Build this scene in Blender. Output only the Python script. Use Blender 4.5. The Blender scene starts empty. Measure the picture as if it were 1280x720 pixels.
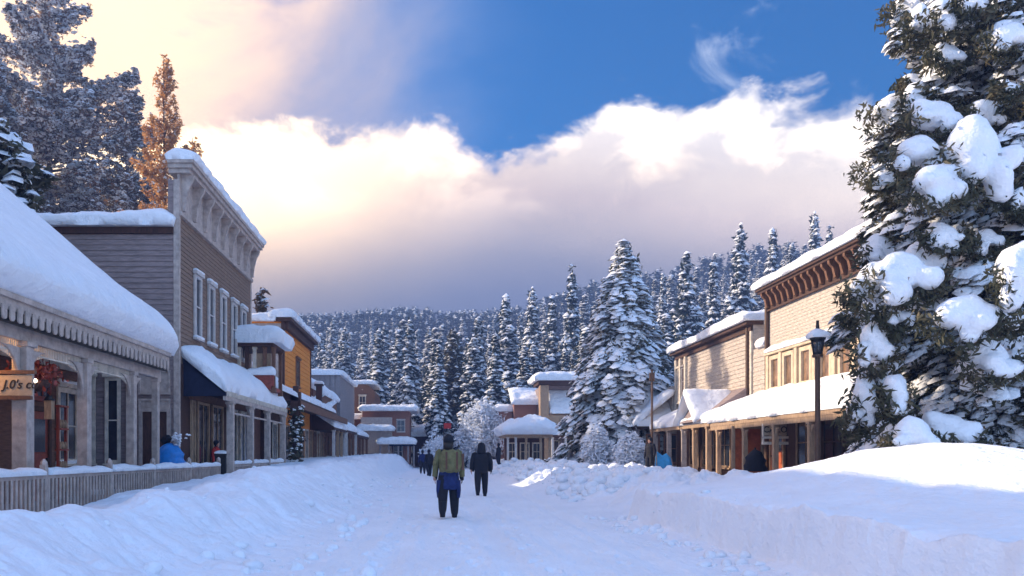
import bpy, math, random
import numpy as np
from mathutils import Vector, Matrix
SC = bpy.context.scene
COL = SC.collection
HOR, VPX, FOC, CAMH = 568.5, 545.0, 1000.0, 1.4      # measured from the photograph (1280 wide)

def at(px, py, Y):
    """pixel of the photograph at distance Y -> point in metres"""
    return ((px - VPX) * Y / FOC, Y, CAMH - (py - HOR) * Y / FOC)

# ------------------------------------------------------------------ materials
def new_mat(name):
    m = bpy.data.materials.new(name); m.use_nodes = True
    nt = m.node_tree
    return m, nt, nt.nodes['Principled BSDF']
def N(nt, typ, **kw):
    n = nt.nodes.new(typ)
    for k, v in kw.items():
        if k.startswith('i_'):
            key = k[2:]; key = int(key) if key.isdigit() else key.replace('_', ' ')
            n.inputs[key].default_value = v
        else: setattr(n, k, v)
    return n
def ramp(nt, fac, stops):
    r = nt.nodes.new('ShaderNodeValToRGB'); cr = r.color_ramp
    while len(cr.elements) < len(stops): cr.elements.new(0.5)
    for e, (p, c) in zip(cr.elements, stops):
        e.position = p; e.color = (c[0], c[1], c[2], 1)
    nt.links.new(fac, r.inputs[0]); return r.outputs[0]
def simple(name, col, rough=0.6, var=0.25, scale=6, bump=0.0, bscale=40, metal=0.0, spec=0.4, stretch=None):
    m, nt, b = new_mat(name)
    tc = N(nt, 'ShaderNodeTexCoord'); src = tc.outputs['Object']
    if stretch:
        mp = N(nt, 'ShaderNodeMapping'); mp.inputs['Scale'].default_value = stretch
        nt.links.new(src, mp.inputs[0]); src = mp.outputs[0]
    n = N(nt, 'ShaderNodeTexNoise', i_Scale=scale, i_Detail=6.0, i_Roughness=0.6)
    nt.links.new(src, n.inputs['Vector'])
    lo = [c * (1 - var) for c in col]; hi = [min(1, c * (1 + var)) for c in col]
    c = ramp(nt, n.outputs[0], [(0.3, lo), (0.7, hi)])
    nt.links.new(c, b.inputs['Base Color'])
    b.inputs['Roughness'].default_value = rough; b.inputs['Metallic'].default_value = metal
    b.inputs['Specular IOR Level'].default_value = spec
    if bump:
        n2 = N(nt, 'ShaderNodeTexNoise', i_Scale=bscale, i_Detail=4.0)
        nt.links.new(src, n2.inputs['Vector'])
        bp = N(nt, 'ShaderNodeBump', i_Strength=bump, i_Distance=0.02)
        nt.links.new(n2.outputs[0], bp.inputs['Height']); nt.links.new(bp.outputs[0], b.inputs['Normal'])
    return m
def snow_mat(name, col=(0.86, 0.88, 0.91), bumps=((3.0, 0.10), (14.0, 0.03), (70.0, 0.006)), stretch=(1, 1, 1), grime=0.0):
    m, nt, b = new_mat(name)
    tc = N(nt, 'ShaderNodeTexCoord'); mp = N(nt, 'ShaderNodeMapping'); mp.inputs['Scale'].default_value = stretch
    nt.links.new(tc.outputs['Object'], mp.inputs[0])
    h = None
    for s, d in bumps:
        n = N(nt, 'ShaderNodeTexNoise', i_Scale=s, i_Detail=3.0, i_Roughness=0.5)
        nt.links.new(mp.outputs[0], n.inputs['Vector'])
        k = N(nt, 'ShaderNodeMath', operation='MULTIPLY'); k.inputs[1].default_value = d
        nt.links.new(n.outputs[0], k.inputs[0])
        if h is None: h = k.outputs[0]
        else:
            a = N(nt, 'ShaderNodeMath', operation='ADD'); nt.links.new(h, a.inputs[0]); nt.links.new(k.outputs[0], a.inputs[1]); h = a.outputs[0]
    bp = N(nt, 'ShaderNodeBump', i_Strength=0.9, i_Distance=1.0)
    nt.links.new(h, bp.inputs['Height']); nt.links.new(bp.outputs[0], b.inputs['Normal'])
    n = N(nt, 'ShaderNodeTexNoise', i_Scale=1.3, i_Detail=5.0); nt.links.new(mp.outputs[0], n.inputs['Vector'])
    c = ramp(nt, n.outputs[0], [(0.3, [x * (0.93 - grime) for x in col]), (0.65, col)])
    nt.links.new(c, b.inputs['Base Color'])
    b.inputs['Roughness'].default_value = 0.65
    b.inputs['Specular IOR Level'].default_value = 0.25
    return m
def leaf_mat(name, stops, transl=0.25, scale=2.5):
    m, nt, b = new_mat(name)
    tc = N(nt, 'ShaderNodeTexCoord')
    n = N(nt, 'ShaderNodeTexNoise', i_Scale=scale, i_Detail=5.0, i_Roughness=0.7); nt.links.new(tc.outputs['Object'], n.inputs['Vector'])
    c = ramp(nt, n.outputs[0], stops)
    nt.links.new(c, b.inputs['Base Color']); b.inputs['Roughness'].default_value = 0.6; b.inputs['Specular IOR Level'].default_value = 0.2
    tr = N(nt, 'ShaderNodeBsdfTranslucent'); nt.links.new(c, tr.inputs[0])
    mx = N(nt, 'ShaderNodeMixShader'); mx.inputs[0].default_value = transl
    out = nt.nodes['Material Output']
    nt.links.new(b.outputs[0], mx.inputs[1]); nt.links.new(tr.outputs[0], mx.inputs[2]); nt.links.new(mx.outputs[0], out.inputs[0])
    return m
def glow_mat(name, col, s):
    m, nt, b = new_mat(name)
    b.inputs['Base Color'].default_value = (*col, 1); b.inputs['Emission Color'].default_value = (*col, 1); b.inputs['Emission Strength'].default_value = s
    return m

M = {}
M['snow'] = snow_mat('snow')
M['snow_pack'] = snow_mat('snow_packed', (0.86, 0.89, 0.93), ((1.6, 0.05), (5.0, 0.05), (16.0, 0.035), (60.0, 0.010)), (1.0, 0.42, 1.0))
M['snow_bank'] = snow_mat('snow_bank', (0.86, 0.88, 0.92), ((1.0, 0.10), (3.2, 0.07), (11.0, 0.030), (45.0, 0.010)), (1.0, 0.7, 1.0))
M['frost'] = snow_mat('frost', (0.8, 0.84, 0.9), ((9.0, 0.02),))
WD = dict(rough=0.75, bump=0.5, bscale=30)
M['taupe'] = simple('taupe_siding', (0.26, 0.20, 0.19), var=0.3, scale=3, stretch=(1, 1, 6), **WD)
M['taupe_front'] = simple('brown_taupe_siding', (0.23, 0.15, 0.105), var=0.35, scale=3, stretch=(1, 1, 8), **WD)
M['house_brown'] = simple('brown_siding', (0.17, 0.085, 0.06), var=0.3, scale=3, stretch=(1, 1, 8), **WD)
M['beige'] = simple('beige_siding', (0.50, 0.43, 0.36), var=0.38, scale=5, stretch=(1, 1, 5), **WD)
M['greybeige'] = simple('grey_beige_siding', (0.46, 0.39, 0.33), var=0.35, scale=4, stretch=(1, 1, 6), **WD)
M['cream'] = simple('cream_paint', (0.60, 0.52, 0.42), var=0.3, scale=4, rough=0.6, bump=0.3)
M['yellowcream'] = simple('yellow_cream_paint', (0.58, 0.46, 0.32), var=0.2, scale=4, rough=0.6)
M['white'] = simple('white_paint', (0.54, 0.50, 0.47), var=0.16, scale=5, rough=0.55, bump=0.2)
M['lav'] = simple('weathered_white_paint', (0.42, 0.345, 0.30), var=0.3, scale=5, rough=0.6, bump=0.3)
M['greywood'] = simple('weathered_grey_wood', (0.26, 0.23, 0.23), var=0.35, scale=5, stretch=(6, 6, 1), **WD)
M['brown'] = simple('dark_brown_wood', (0.07, 0.032, 0.022), var=0.4, scale=4, stretch=(5, 5, 1), **WD)
M['midbrown'] = simple('brown_wood', (0.17, 0.08, 0.045), var=0.4, scale=4, stretch=(5, 5, 1), **WD)
M['tan'] = simple('tan_wood', (0.36, 0.24, 0.15), var=0.35, scale=4, stretch=(5, 5, 1), **WD)
M['orange'] = simple('sunglow_boards', (0.80, 0.26, 0.03), var=0.35, scale=3, stretch=(1, 1, 8), **WD)  # orange sun glow on the boards, put into their base colour
M['redbrown'] = simple('red_brown_paint', (0.26, 0.05, 0.03), var=0.3, scale=6, rough=0.5)
M['doorred'] = simple('orange_brown_door', (0.42, 0.10, 0.035), var=0.25, scale=6, rough=0.5)
M['brick'] = simple('salmon_brick', (0.30, 0.15, 0.11), var=0.4, scale=14, rough=0.85, bump=0.5)
M['navy'] = simple('navy_canvas', (0.008, 0.012, 0.035), var=0.3, scale=8, rough=0.8, bump=0.3)
M['dark'] = simple('dark_interior', (0.018, 0.013, 0.012), var=0.5, scale=4, rough=0.8)
M['metal'] = simple('dark_metal', (0.03, 0.028, 0.028), var=0.3, scale=10, rough=0.45, metal=0.4)
M['bronze'] = simple('brown_post_metal', (0.10, 0.055, 0.035), var=0.3, scale=10, rough=0.5, metal=0.2)
M['glass'] = simple('window_glass', (0.03, 0.032, 0.04), var=0.6, scale=1.5, rough=0.08, spec=0.8)
M['curtain'] = simple('curtain_glass', (0.20, 0.12, 0.07), var=0.7, scale=3, rough=0.15, spec=0.6)
M['blue'] = simple('blue_tarp', (0.015, 0.22, 0.62), var=0.2, scale=5, rough=0.4, bump=0.6, bscale=12)
M['bluelight'] = simple('light_blue_canvas', (0.05, 0.36, 0.74), var=0.2, scale=5, rough=0.5, bump=0.6, bscale=12)
M['bark'] = simple('bark', (0.075, 0.045, 0.035), var=0.5, scale=8, rough=0.9, bump=0.8, stretch=(3, 3, 0.6))
M['needles'] = leaf_mat('needles', [(0.3, (0.03, 0.036, 0.024)), (0.5, (0.075, 0.075, 0.045)), (0.70, (0.17, 0.13, 0.075))])
M['needles_far'] = leaf_mat('forest_needles', [(0.3, (0.010, 0.022, 0.022)), (0.7, (0.030, 0.050, 0.042))], scale=0.8)
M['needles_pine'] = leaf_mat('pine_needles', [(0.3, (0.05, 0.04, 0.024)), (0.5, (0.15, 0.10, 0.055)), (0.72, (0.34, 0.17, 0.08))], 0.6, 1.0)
M['needles_backlit'] = leaf_mat('backlit_needles', [(0.3, (0.28, 0.14, 0.055)), (0.7, (0.60, 0.32, 0.13))], 0.65, 1.0)  # orange backlight through the crown, put into the needle colour
M['warm_lamp'] = glow_mat('warm_lamp', (1.0, 0.55, 0.22), 14.0)
M['white_lamp'] = glow_mat('white_bulb', (1.0, 0.80, 0.6), 14.0)
M['amber'] = glow_mat('amber_lit_window', (1.0, 0.36, 0.08), 0.7)
M['cloth_dark'] = simple('dark_cloth', (0.012, 0.013, 0.020), var=0.3, rough=0.9, scale=12, bump=0.6)
M['cloth_navy'] = simple('navy_cloth', (0.010, 0.022, 0.10), var=0.35, rough=0.8, scale=9, bump=0.8, bscale=15)
M['cloth_olive'] = simple('olive_cloth', (0.15, 0.135, 0.060), var=0.3, rough=0.85, scale=9, bump=0.8, bscale=15)
M['cloth_brown'] = simple('brown_leather', (0.12, 0.05, 0.03), var=0.3, rough=0.6)
M['cloth_red'] = simple('red_cloth', (0.42, 0.03, 0.025), var=0.3, rough=0.8, scale=9)
M['skin'] = simple('skin', (0.45, 0.25, 0.18), var=0.1, rough=0.5)
M['hair'] = simple('hair', (0.02, 0.014, 0.012), var=0.3, rough=0.6, scale=30)
M['coneorange'] = simple('orange_plastic', (0.75, 0.16, 0.02), var=0.15, rough=0.4)
M['signface'] = simple('sign_board', (0.45, 0.33, 0.22), var=0.2, rough=0.6)
M['ink'] = simple('sign_lettering', (0.03, 0.02, 0.018), var=0.2, rough=0.6)

# ------------------------------------------------------------------ objects
ORG = {}
def tag(o, label=None, cat=None, group=None, kind=None):
    if label: o['label'] = label
    if cat: o['category'] = cat
    if group: o['group'] = group
    if kind: o['kind'] = kind
    return o
def empty(name, loc, label, cat, group=None):
    o = bpy.data.objects.new(name, None); COL.objects.link(o)
    o.location = loc; o.empty_display_size = 0.2
    ORG[o.name] = Vector(loc); return tag(o, label, cat, group)
def link_mesh(name, me, parent=None, org=None):
    o = bpy.data.objects.new(name, me); COL.objects.link(o)
    if parent is not None:
        o.parent = parent; ORG[o.name] = ORG[parent.name]
    else:
        o.location = org if org is not None else (0, 0, 0); ORG[o.name] = Vector(o.location)
    return o
def np_mesh(name, V, quads=None, tris=None, mats=(), qm=None, tm=None, smooth=True, org=(0, 0, 0)):
    """fast mesh from numpy arrays"""
    me = bpy.data.meshes.new(name)
    V = np.asarray(V, np.float32) - np.asarray(org, np.float32)
    nq = 0 if quads is None else len(quads); ntr = 0 if tris is None else len(tris)
    me.vertices.add(len(V)); me.vertices.foreach_set('co', V.ravel())
    loops = []
    if nq: loops.append(np.asarray(quads, np.int32).ravel())
    if ntr: loops.append(np.asarray(tris, np.int32).ravel())
    L = np.concatenate(loops); me.loops.add(len(L)); me.loops.foreach_set('vertex_index', L)
    me.polygons.add(nq + ntr)
    st = np.concatenate([np.arange(nq) * 4, nq * 4 + np.arange(ntr) * 3]).astype(np.int32)
    me.polygons.foreach_set('loop_start', st)
    mi = np.zeros(nq + ntr, np.int32)
    if qm is not None: mi[:nq] = qm
    if tm is not None: mi[nq:] = tm
    me.polygons.foreach_set('material_index', mi)
    sm = np.zeros(nq + ntr, bool); sm[:] = smooth
    me.polygons.foreach_set('use_smooth', sm)
    for m in mats: me.materials.append(m)
    me.update(calc_edges=True); me.validate(); return me
def copy_tree(o, parent=None, loc=None, rz=None, s=None):
    c = o.copy(); COL.objects.link(c)
    ORG[c.name] = Vector(loc) if loc is not None else ORG[o.name]
    if parent is not None: c.parent = parent
    if loc is not None: c.location = loc
    if rz is not None: c.rotation_euler = (0, 0, rz)
    if s is not None: c.scale = s
    for ch in list(o.children): copy_tree(ch, c)
    return c

class MB:
    def __init__(s): s.v = []; s.f = []; s.sm = []
    def add(s, pts, faces, smooth=False):
        n = len(s.v); s.v += [tuple(p) for p in pts]; s.f += [tuple(n + i for i in f) for f in faces]; s.sm += [smooth] * len(faces); return s
    def box(s, x0, x1, y0, y1, z0, z1):
        if x0 > x1: x0, x1 = x1, x0
        if y0 > y1: y0, y1 = y1, y0
        return s.add([(x0, y0, z0), (x1, y0, z0), (x1, y1, z0), (x0, y1, z0), (x0, y0, z1), (x1, y0, z1), (x1, y1, z1), (x0, y1, z1)],
                     [(0, 3, 2, 1), (4, 5, 6, 7), (0, 1, 5, 4), (1, 2, 6, 5), (2, 3, 7, 6), (3, 0, 4, 7)])
    def fbox(s, F, a0, a1, z0, z1, d0, d1):
        o, t, n = F
        p = lambda a, z, d: (o[0] + t[0] * a + n[0] * d, o[1] + t[1] * a + n[1] * d, z)
        a, b = p(a0, 0, d0), p(a1, 0, d1)
        return s.box(a[0], b[0], a[1], b[1], z0, z1)
    def tube(s, p0, p1, r0, r1=None, n=8, caps=True):
        r1 = r0 if r1 is None else r1
        p0 = Vector(p0); p1 = Vector(p1); d = (p1 - p0).normalized()
        u = d.orthogonal().normalized(); w = d.cross(u)
        pts = []
        for p, r in ((p0, r0), (p1, r1)):
            for i in range(n):
                a = 2 * math.pi * i / n; pts.append(p + u * (r * math.cos(a)) + w * (r * math.sin(a)))
        fs = [(i, (i + 1) % n, n + (i + 1) % n, n + i) for i in range(n)]
        s.add(pts, fs, True)
        if caps: s.add(pts[:n][::-1], [tuple(range(n))]); s.add(pts[n:], [tuple(range(n))])
        return s
    def prism(s, poly, vec):
        """polygon (list of 3d points) extruded by vec"""
        n = len(poly); v = Vector(vec)
        pts = [Vector(p) for p in poly] + [Vector(p) + v for p in poly]
        return s.add(pts, [tuple(range(n))[::-1], tuple(range(n, 2 * n))] + [(i, (i + 1) % n, n + (i + 1) % n, n + i) for i in range(n)])
    def loft(s, rings, n=14, power=2.0):
        """rings: (cx,cy,z,rx,ry) closed stack of superellipses"""
        pts = []; fs = []
        for (cx, cy, z, rx, ry) in rings:
            for i in range(n):
                a = 2 * math.pi * i / n; c, q = math.cos(a), math.sin(a)
                pts.append((cx + rx * math.copysign(abs(c) ** (2 / power), c), cy + ry * math.copysign(abs(q) ** (2 / power), q), z))
        for k in range(len(rings) - 1):
            for i in range(n): fs.append((k * n + i, k * n + (i + 1) % n, (k + 1) * n + (i + 1) % n, (k + 1) * n + i))
        fs.append(tuple(range(n))[::-1]); fs.append(tuple((len(rings) - 1) * n + i for i in range(n)))
        return s.add(pts, fs, True)
    def lap(s, F, a0, a1, z0, z1, board=0.17, lip=0.022, d=0.004):
        """real clapboard skin: every board tilted, with a lip underneath"""
        o, t, n = F
        p = lambda a, z, q: (o[0] + t[0] * a + n[0] * q, o[1] + t[1] * a + n[1] * q, z)
        k = max(1, int(round((z1 - z0) / board))); h = (z1 - z0) / k
        for i in range(k):
            za = z0 + i * h; zb = za + h
            s.add([p(a0, za, d + lip), p(a1, za, d + lip), p(a1, zb, d), p(a0, zb, d), p(a0, za, d), p(a1, za, d)],
                  [(0, 1, 2, 3), (4, 5, 1, 0), (0, 3, 4), (1, 5, 2)])
        return s
    def build(s, name, mat, parent=None, bevel=0.0, org=None):
        o0 = ORG[parent.name] if parent is not None else Vector(org if org is not None else (0, 0, 0))
        me = bpy.data.meshes.new(name)
        me.from_pydata([(x - o0.x, y - o0.y, z - o0.z) for x, y, z in s.v], [], s.f)
        me.polygons.foreach_set('use_smooth', s.sm)
        for m in (mat if isinstance(mat, (list, tuple)) else [mat]): me.materials.append(m)
        me.update(); me.validate()
        o = link_mesh(name, me, parent, o0)
        if bevel:
            b = o.modifiers.new('bevel', 'BEVEL'); b.width = bevel; b.segments = 2; b.limit_method = 'ANGLE'
        return o

# ------------------------------------------------------------------ noise
_rs = np.random.RandomState(7); _T = _rs.rand(256, 256)
def vn(x, y):
    xi = np.floor(x).astype(int); yi = np.floor(y).astype(int); fx = x - xi; fy = y - yi
    fx = fx * fx * (3 - 2 * fx); fy = fy * fy * (3 - 2 * fy)
    g = lambda a, b: _T[a & 255, b & 255]
    return (g(xi, yi) * (1 - fx) + g(xi + 1, yi) * fx) * (1 - fy) + (g(xi, yi + 1) * (1 - fx) + g(xi + 1, yi + 1) * fx) * fy
def fbm(x, y, o=4):
    r = 0; a = 0.5; x = np.asarray(x, float); y = np.asarray(y, float)
    for k in range(o): r = r + a * (vn(x * 2 ** k + 17.3 * k, y * 2 ** k + 5.1 * k) - 0.5); a *= 0.5
    return r * 2
def sst(a, b, x):
    t = np.clip((x - a) / (b - a), 0, 1); return t * t * (3 - 2 * t)

# ------------------------------------------------------------------ snow caps on roofs
def snow_cap(mb_name, parent, pieces, mat=None):
    """pieces: (O, U, V, thick, r, seed, amp). one mesh = one continuous cover (may be several slabs)"""
    VV = []; QQ = []; off = 0
    for (O, U, V, th, r, seed, amp) in pieces:
        O = np.array(O, float); U = np.array(U, float); V = np.array(V, float)
        lu = np.linalg.norm(U); lv = np.linalg.norm(V)
        nu = int(min(130, max(14, lu / 0.14))); nv = int(min(60, max(12, lv / 0.14)))
        cs = lambda n: 0.5 - 0.5 * np.cos(np.pi * np.arange(n + 1) / n)
        mixg = lambda n: 0.5 * cs(n) + 0.5 * np.arange(n + 1) / n
        u, v = np.meshgrid(mixg(nu), mixg(nv), indexing='ij')
        eu = np.minimum(u, 1 - u) * lu; ev = np.minimum(v, 1 - v) * lv
        pr = lambda e: np.sqrt(np.clip(1 - (1 - np.clip(e / r, 0, 1)) ** 2, 0, 1))
        p = pr(eu) * pr(ev)
        nz = fbm(u * lu * 0.9 + seed, v * lv * 0.9 + seed * 1.7, 4) + 0.5 * fbm(u * lu * 3.1 + seed, v * lv * 3.1, 2)
        h = p * (th * (1 + 0.30 * fbm(u * lu * 0.28 + seed * 2, v * lv * 0.4 + seed, 2)) + 1.25 * amp * nz + 0.02 * fbm(u * lu * 9, v * lv * 9 + seed, 2))
        Un = U / lu; Vn = V / lv
        b = 0.30 * th * 4 * p * (1 - p)
        edge = 0.9 * amp * fbm(u * lu * 2.3 + seed * 3, v * lv * 2.3 + seed, 3)
        ou = np.where(u < 0.5, -1, 1) * (b + edge) * (1 - sst(0, r, eu)); ov = np.where(v < 0.5, -1, 1) * (b + edge) * (1 - sst(0, r, ev))
        P = O + u[..., None] * U + v[..., None] * V + ou[..., None] * Un + ov[..., None] * Vn
        P[..., 2] += h + 0.004
        B = O + u[..., None] * U + v[..., None] * V; B[..., 2] += 0.002
        n0 = (nu + 1) * (nv + 1)
        idx = np.arange(n0).reshape(nu + 1, nv + 1)
        q = np.stack([idx[:-1, :-1], idx[1:, :-1], idx[1:, 1:], idx[:-1, 1:]], -1).reshape(-1, 4)
        nrm = np.cross(U, V)
        if nrm[2] < 0: q = q[:, ::-1]
        qb = q[:, ::-1] + n0
        ring = np.concatenate([idx[:, 0], idx[-1, 1:], idx[-2::-1, -1], idx[0, -2:0:-1]])
        r2 = np.roll(ring, -1)
        side = np.stack([ring, r2, r2 + n0, ring + n0], -1)
        if nrm[2] > 0: side = side[:, ::-1]
        VV.append(P.reshape(-1, 3)); VV.append(B.reshape(-1, 3))
        QQ.append(q + off); QQ.append(qb + off); QQ.append(side + off); off += 2 * n0
    me = np_mesh(mb_name, np.concatenate(VV), np.concatenate(QQ), mats=[mat or M['snow']], org=ORG[parent.name])
    return link_mesh(mb_name, me, parent)

# ------------------------------------------------------------------ TERRAIN
PROF_X = np.array([-500, 200, 380, 450, 500, 560, 600, 640, 665, 715, 760, 800, 860, 885, 925, 965, 1018, 1060, 1150, 1400, 2500.])
PROF_Y = np.array([395, 395, 392, 385, 378, 380, 380, 372, 366, 348, 350, 340, 328, 322, 300, 296, 288, 290, 290, 290, 300.])
def hill(X, Y):
    Y = np.maximum(Y, 1.0)
    u = X / Y
    cap = (HOR - np.interp(VPX + FOC * u, PROF_X, PROF_Y)) / FOC
    s = 0.20 + 0.25 * sst(0.08, 0.38, u)
    a = s * np.maximum(0, Y - 98); b = cap * Y - 17.0
    k = 6.0
    h = -k * np.log(np.exp(-np.clip(a, -200, 400) / k) + np.exp(-np.clip(b, -200, 400) / k))
    h = np.maximum(h, 0) * sst(80, 125, Y)
    return np.where(h > 40, 40 + 19 * np.tanh((h - 40) / 19.0), h)
_rp = random.Random(12); PRINTS = []
for (px0, py0, dx0, dy0, n_) in ((.2, 7.5, .03, .72, 26), (1.3, 8.2, .015, .70, 34), (-1.0, 9, .05, .68, 22), (2.5, 9.5, -.03, .7, 20), (-4.9, 9.5, .02, .75, 10), (.9, 8, -.09, .66, 16), (3.3, 12, -.10, .69, 18)):
    for k_ in range(n_):
        l_ = math.hypot(dx0, dy0); sd_k = (-1) ** k_ * .11
        a_ = math.atan2(dy0, dx0) + _rp.uniform(-.2, .2)
        PRINTS.append((px0 + dx0 * k_ + sd_k + _rp.uniform(-.05, .05), py0 + dy0 * k_ + _rp.uniform(-.06, .06), (math.cos(a_), math.sin(a_)), _rp.uniform(.02, .045)))
def ground(X, Y):
    X = np.asarray(X, float); Y = np.asarray(Y, float)
    # road
    z = 0.035 * fbm(X * 0.7, Y * 0.35, 4) + 0.030 * fbm(X * 2.6, Y * 1.1, 4) + 0.012 * fbm(X * 7, Y * 3.0, 3)
    z = z + 0.012 * np.sin(X * 5.2 + 0.8 * fbm(X * 0.2, Y * 0.15, 2) * 6) * np.exp(-((X + 0.2) / 2.6) ** 2)
    # ruts and boot prints
    for rx_, rw, rd in ((-0.75, .16, .035), (0.85, .16, .035), (1.9, .13, .025), (3.0, .15, .03)):
        cx_ = rx_ + .18 * np.sin(Y * .13 + rx_) + .05 * fbm(Y * .5, Y * 0 + rx_, 2)
        z = z - rd * np.exp(-((X - cx_) / rw) ** 2) * (0.6 + 0.8 * vn(Y * 1.1, X * 0 + rx_ * 3)) + rd * .5 * np.exp(-((np.abs(X - cx_) - rw * 1.7) / (rw * .5)) ** 2)
    if X.size > 4 and float(np.min(Y)) < 40:
        for (fx_, fy_, fa_, fd_) in PRINTS:
            dx = X - fx_; dy = Y - fy_; u_ = dx * fa_[0] + dy * fa_[1]; v_ = -dx * fa_[1] + dy * fa_[0]
            q_ = (u_ / .15) ** 2 + (v_ / .07) ** 2
            z = z - fd_ * np.exp(-q_ * q_) + fd_ * .35 * np.exp(-(q_ - 2.2) ** 2)
    # left bank
    hc = np.interp(Y, [3, 8, 13.6, 16, 18.6, 25, 35, 46, 80, 130], [-.1, -.1, 0.03, 0.18, 0.36, 0.52, 0.75, 0.95, 1.25, 1.4])
    foot = -1.9 + 0.5 * fbm(Y * 0.12, Y * 0 + 3.3, 3) - 0.3 * sst(30, 60, Y)
    t = np.clip((foot - X) / (foot + 6.6), 0, 1.0)
    prof = 0.62 * sst(0, 0.36, t) + 0.38 * sst(0.30, 0.95, t)
    lb = (hc + 0.18) * prof + (0.62 - 0.26 * sst(18, 40, Y)) * np.exp(-((X + 4.1 - .25 * np.sin(Y * .5)) / 1.15) ** 2) * sst(0, .25, t)
    lb = lb + 0.10 * np.abs(fbm(X * 1.1 + Y * 2.4, Y * 0.35 - X * .15, 3)) * sst(0, .1, t) * sst(.7, .4, t)
    lb = lb + t * (1 - t) * 4 * (0.22 * fbm(X * 0.8 + Y * 0.35, Y * 0.55 - X * 0.2, 4) + 0.12 * np.abs(fbm(X * 1.0 + Y * 1.6, Y * 0.45 - X * .3, 4)))
    lb = lb + 0.07 * fbm(X * 2.4, Y * 2.0, 4) * sst(0, 0.2, t)
    lb = lb * (1 - 0.75 * sst(-7.15, -7.7, X) * (1 - sst(29, 33, Y)))
    z = z + np.where(X < foot, lb, 0)
    # porch floors left
    # right bank : sheer cut wall near, lumpy spill further on
    xw = 4.1 + 0.12 * fbm(Y * 0.5, Y * 0 + 9.1, 3) + 0.03 * fbm(Y * 4, Y * 0 + 2.1, 2)
    near = 1 - sst(16.6, 17.6, Y + 0.25 * fbm(X * 1.5, Y * 0, 2))
    wall = sst(0.0, 0.13, X - xw) * 0.88 + 0.12 * sst(-0.5, 0.1, X - xw)
    top = 0.70 + 0.04 * np.clip(X - 4.1, 0, 4) + 0.72 * np.exp(-((X - 7.7) / 2.0) ** 2 - ((Y - 12.6) / 4.0) ** 2) + 0.05 * fbm(X * 0.5, Y * 0.4, 3) + 0.025 * fbm(X * 2.2, Y * 1.8, 3)
    top = top - 0.11 * np.exp(-((X - 6.1) / .28) ** 2 - ((Y - 15.0) / .35) ** 2) - 0.10 * np.exp(-((X - 6.0) / .2) ** 2 - ((Y - 12.4) / .3) ** 2) - 0.09 * np.exp(-((X - 6.2) / .2) ** 2 - ((Y - 10.2) / .35) ** 2)
    fluting = 0.15 * fbm(Y * 1.7 + X * 0.3, X * 0.1, 4) * np.exp(-((X - xw - 0.08) / 0.2) ** 2)
    zr = wall * top + fluting
    xf = 4.3 + 0.5 * fbm(Y * 0.15, Y * 0 + 4.4, 2) - 0.8 * sst(20, 30, Y)
    rise = sst(0, 2.2, X - xf)
    lump = fbm(X * 1.5, Y * 1.2, 4); lump2 = np.abs(fbm(X * 0.9 + 5, Y * 0.7, 3))
    far = rise * (0.62 + 0.004 * Y + 0.42 * lump + 0.5 * lump2 - 0.15)
    far = far * (1 - 0.5 * sst(9.5, 11, X))
    zz = near * zr + (1 - near) * far
    z = z + zz * (X > 2.5) * (1 - sst(70, 110, Y) * 0.6)
    z = z * (1 - sst(20, 34, X)) + 0.35 * sst(14, 30, X)
    return z + hill(X, Y)

def sheet(name, xs, ys, mat, xcond=None, label=None):
    X, Y = np.meshgrid(xs, ys, indexing='ij')
    Z = ground(X, Y)
    n1, n2 = X.shape
    idx = np.arange(n1 * n2).reshape(n1, n2)
    q = np.stack([idx[:-1, :-1], idx[1:, :-1], idx[1:, 1:], idx[:-1, 1:]], -1).reshape(-1, 4)
    me = np_mesh(name, np.stack([X, Y, Z], -1).reshape(-1, 3), q, mats=[mat])
    e = 0.01
    gx = (ground(X + e, Y) - ground(X - e, Y)) / (2 * e); gy = (ground(X, Y + e) - ground(X, Y - e)) / (2 * e)
    nn = np.stack([-gx, -gy, np.ones_like(gx)], -1); nn /= np.linalg.norm(nn, axis=-1, keepdims=True)
    me.normals_split_custom_set_from_vertices(nn.reshape(-1, 3).tolist())
    return tag(link_mesh(name, me), label, None, None, 'structure')
ys = 3.6 * (130 / 3.6) ** (np.arange(661) / 660)
cat = lambda *a: np.unique(np.round(np.concatenate(a), 4))
sheet('road', cat(np.linspace(-1.4, 3.5, 130)), ys, M['snow_pack'])
sheet('snow_bank', cat(np.linspace(-9.6, -1.4, 170)), ys, M['snow_bank'])
sheet('snow_bank', cat(np.linspace(3.5, 4.6, 60), np.linspace(4.6, 14, 180)), ys, M['snow_bank'])
sheet('ground', cat(-9.6 - 50 * (np.arange(60) / 59.) ** 1.5), ys[::3], M['snow'])
sheet('ground', cat(14 + 60 * (np.arange(70) / 69.) ** 1.5), ys[::3], M['snow'])
# hillside and everything to the horizon
uu = np.linspace(-1.4, 1.6, 200); yy = 130 * (420 / 130.) ** (np.arange(140) / 139.)
UU, YY = np.meshgrid(uu, yy, indexing='ij'); XX = UU * YY
idx = np.arange(UU.size).reshape(UU.shape)
q = np.stack([idx[:-1, :-1], idx[1:, :-1], idx[1:, 1:], idx[:-1, 1:]], -1).reshape(-1, 4)
me = np_mesh('hillside', np.stack([XX, YY, ground(XX, YY) - 0.02], -1).reshape(-1, 3), q, mats=[M['snow']])
tag(link_mesh('hillside', me), kind='structure')
g = MB(); g.add([(-3000, -3000, -0.6), (3000, -3000, -0.6), (3000, 3000, -0.6), (-3000, 3000, -0.6)], [(0, 1, 2, 3)])
tag(g.build('ground', M['snow']), kind='structure')

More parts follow.
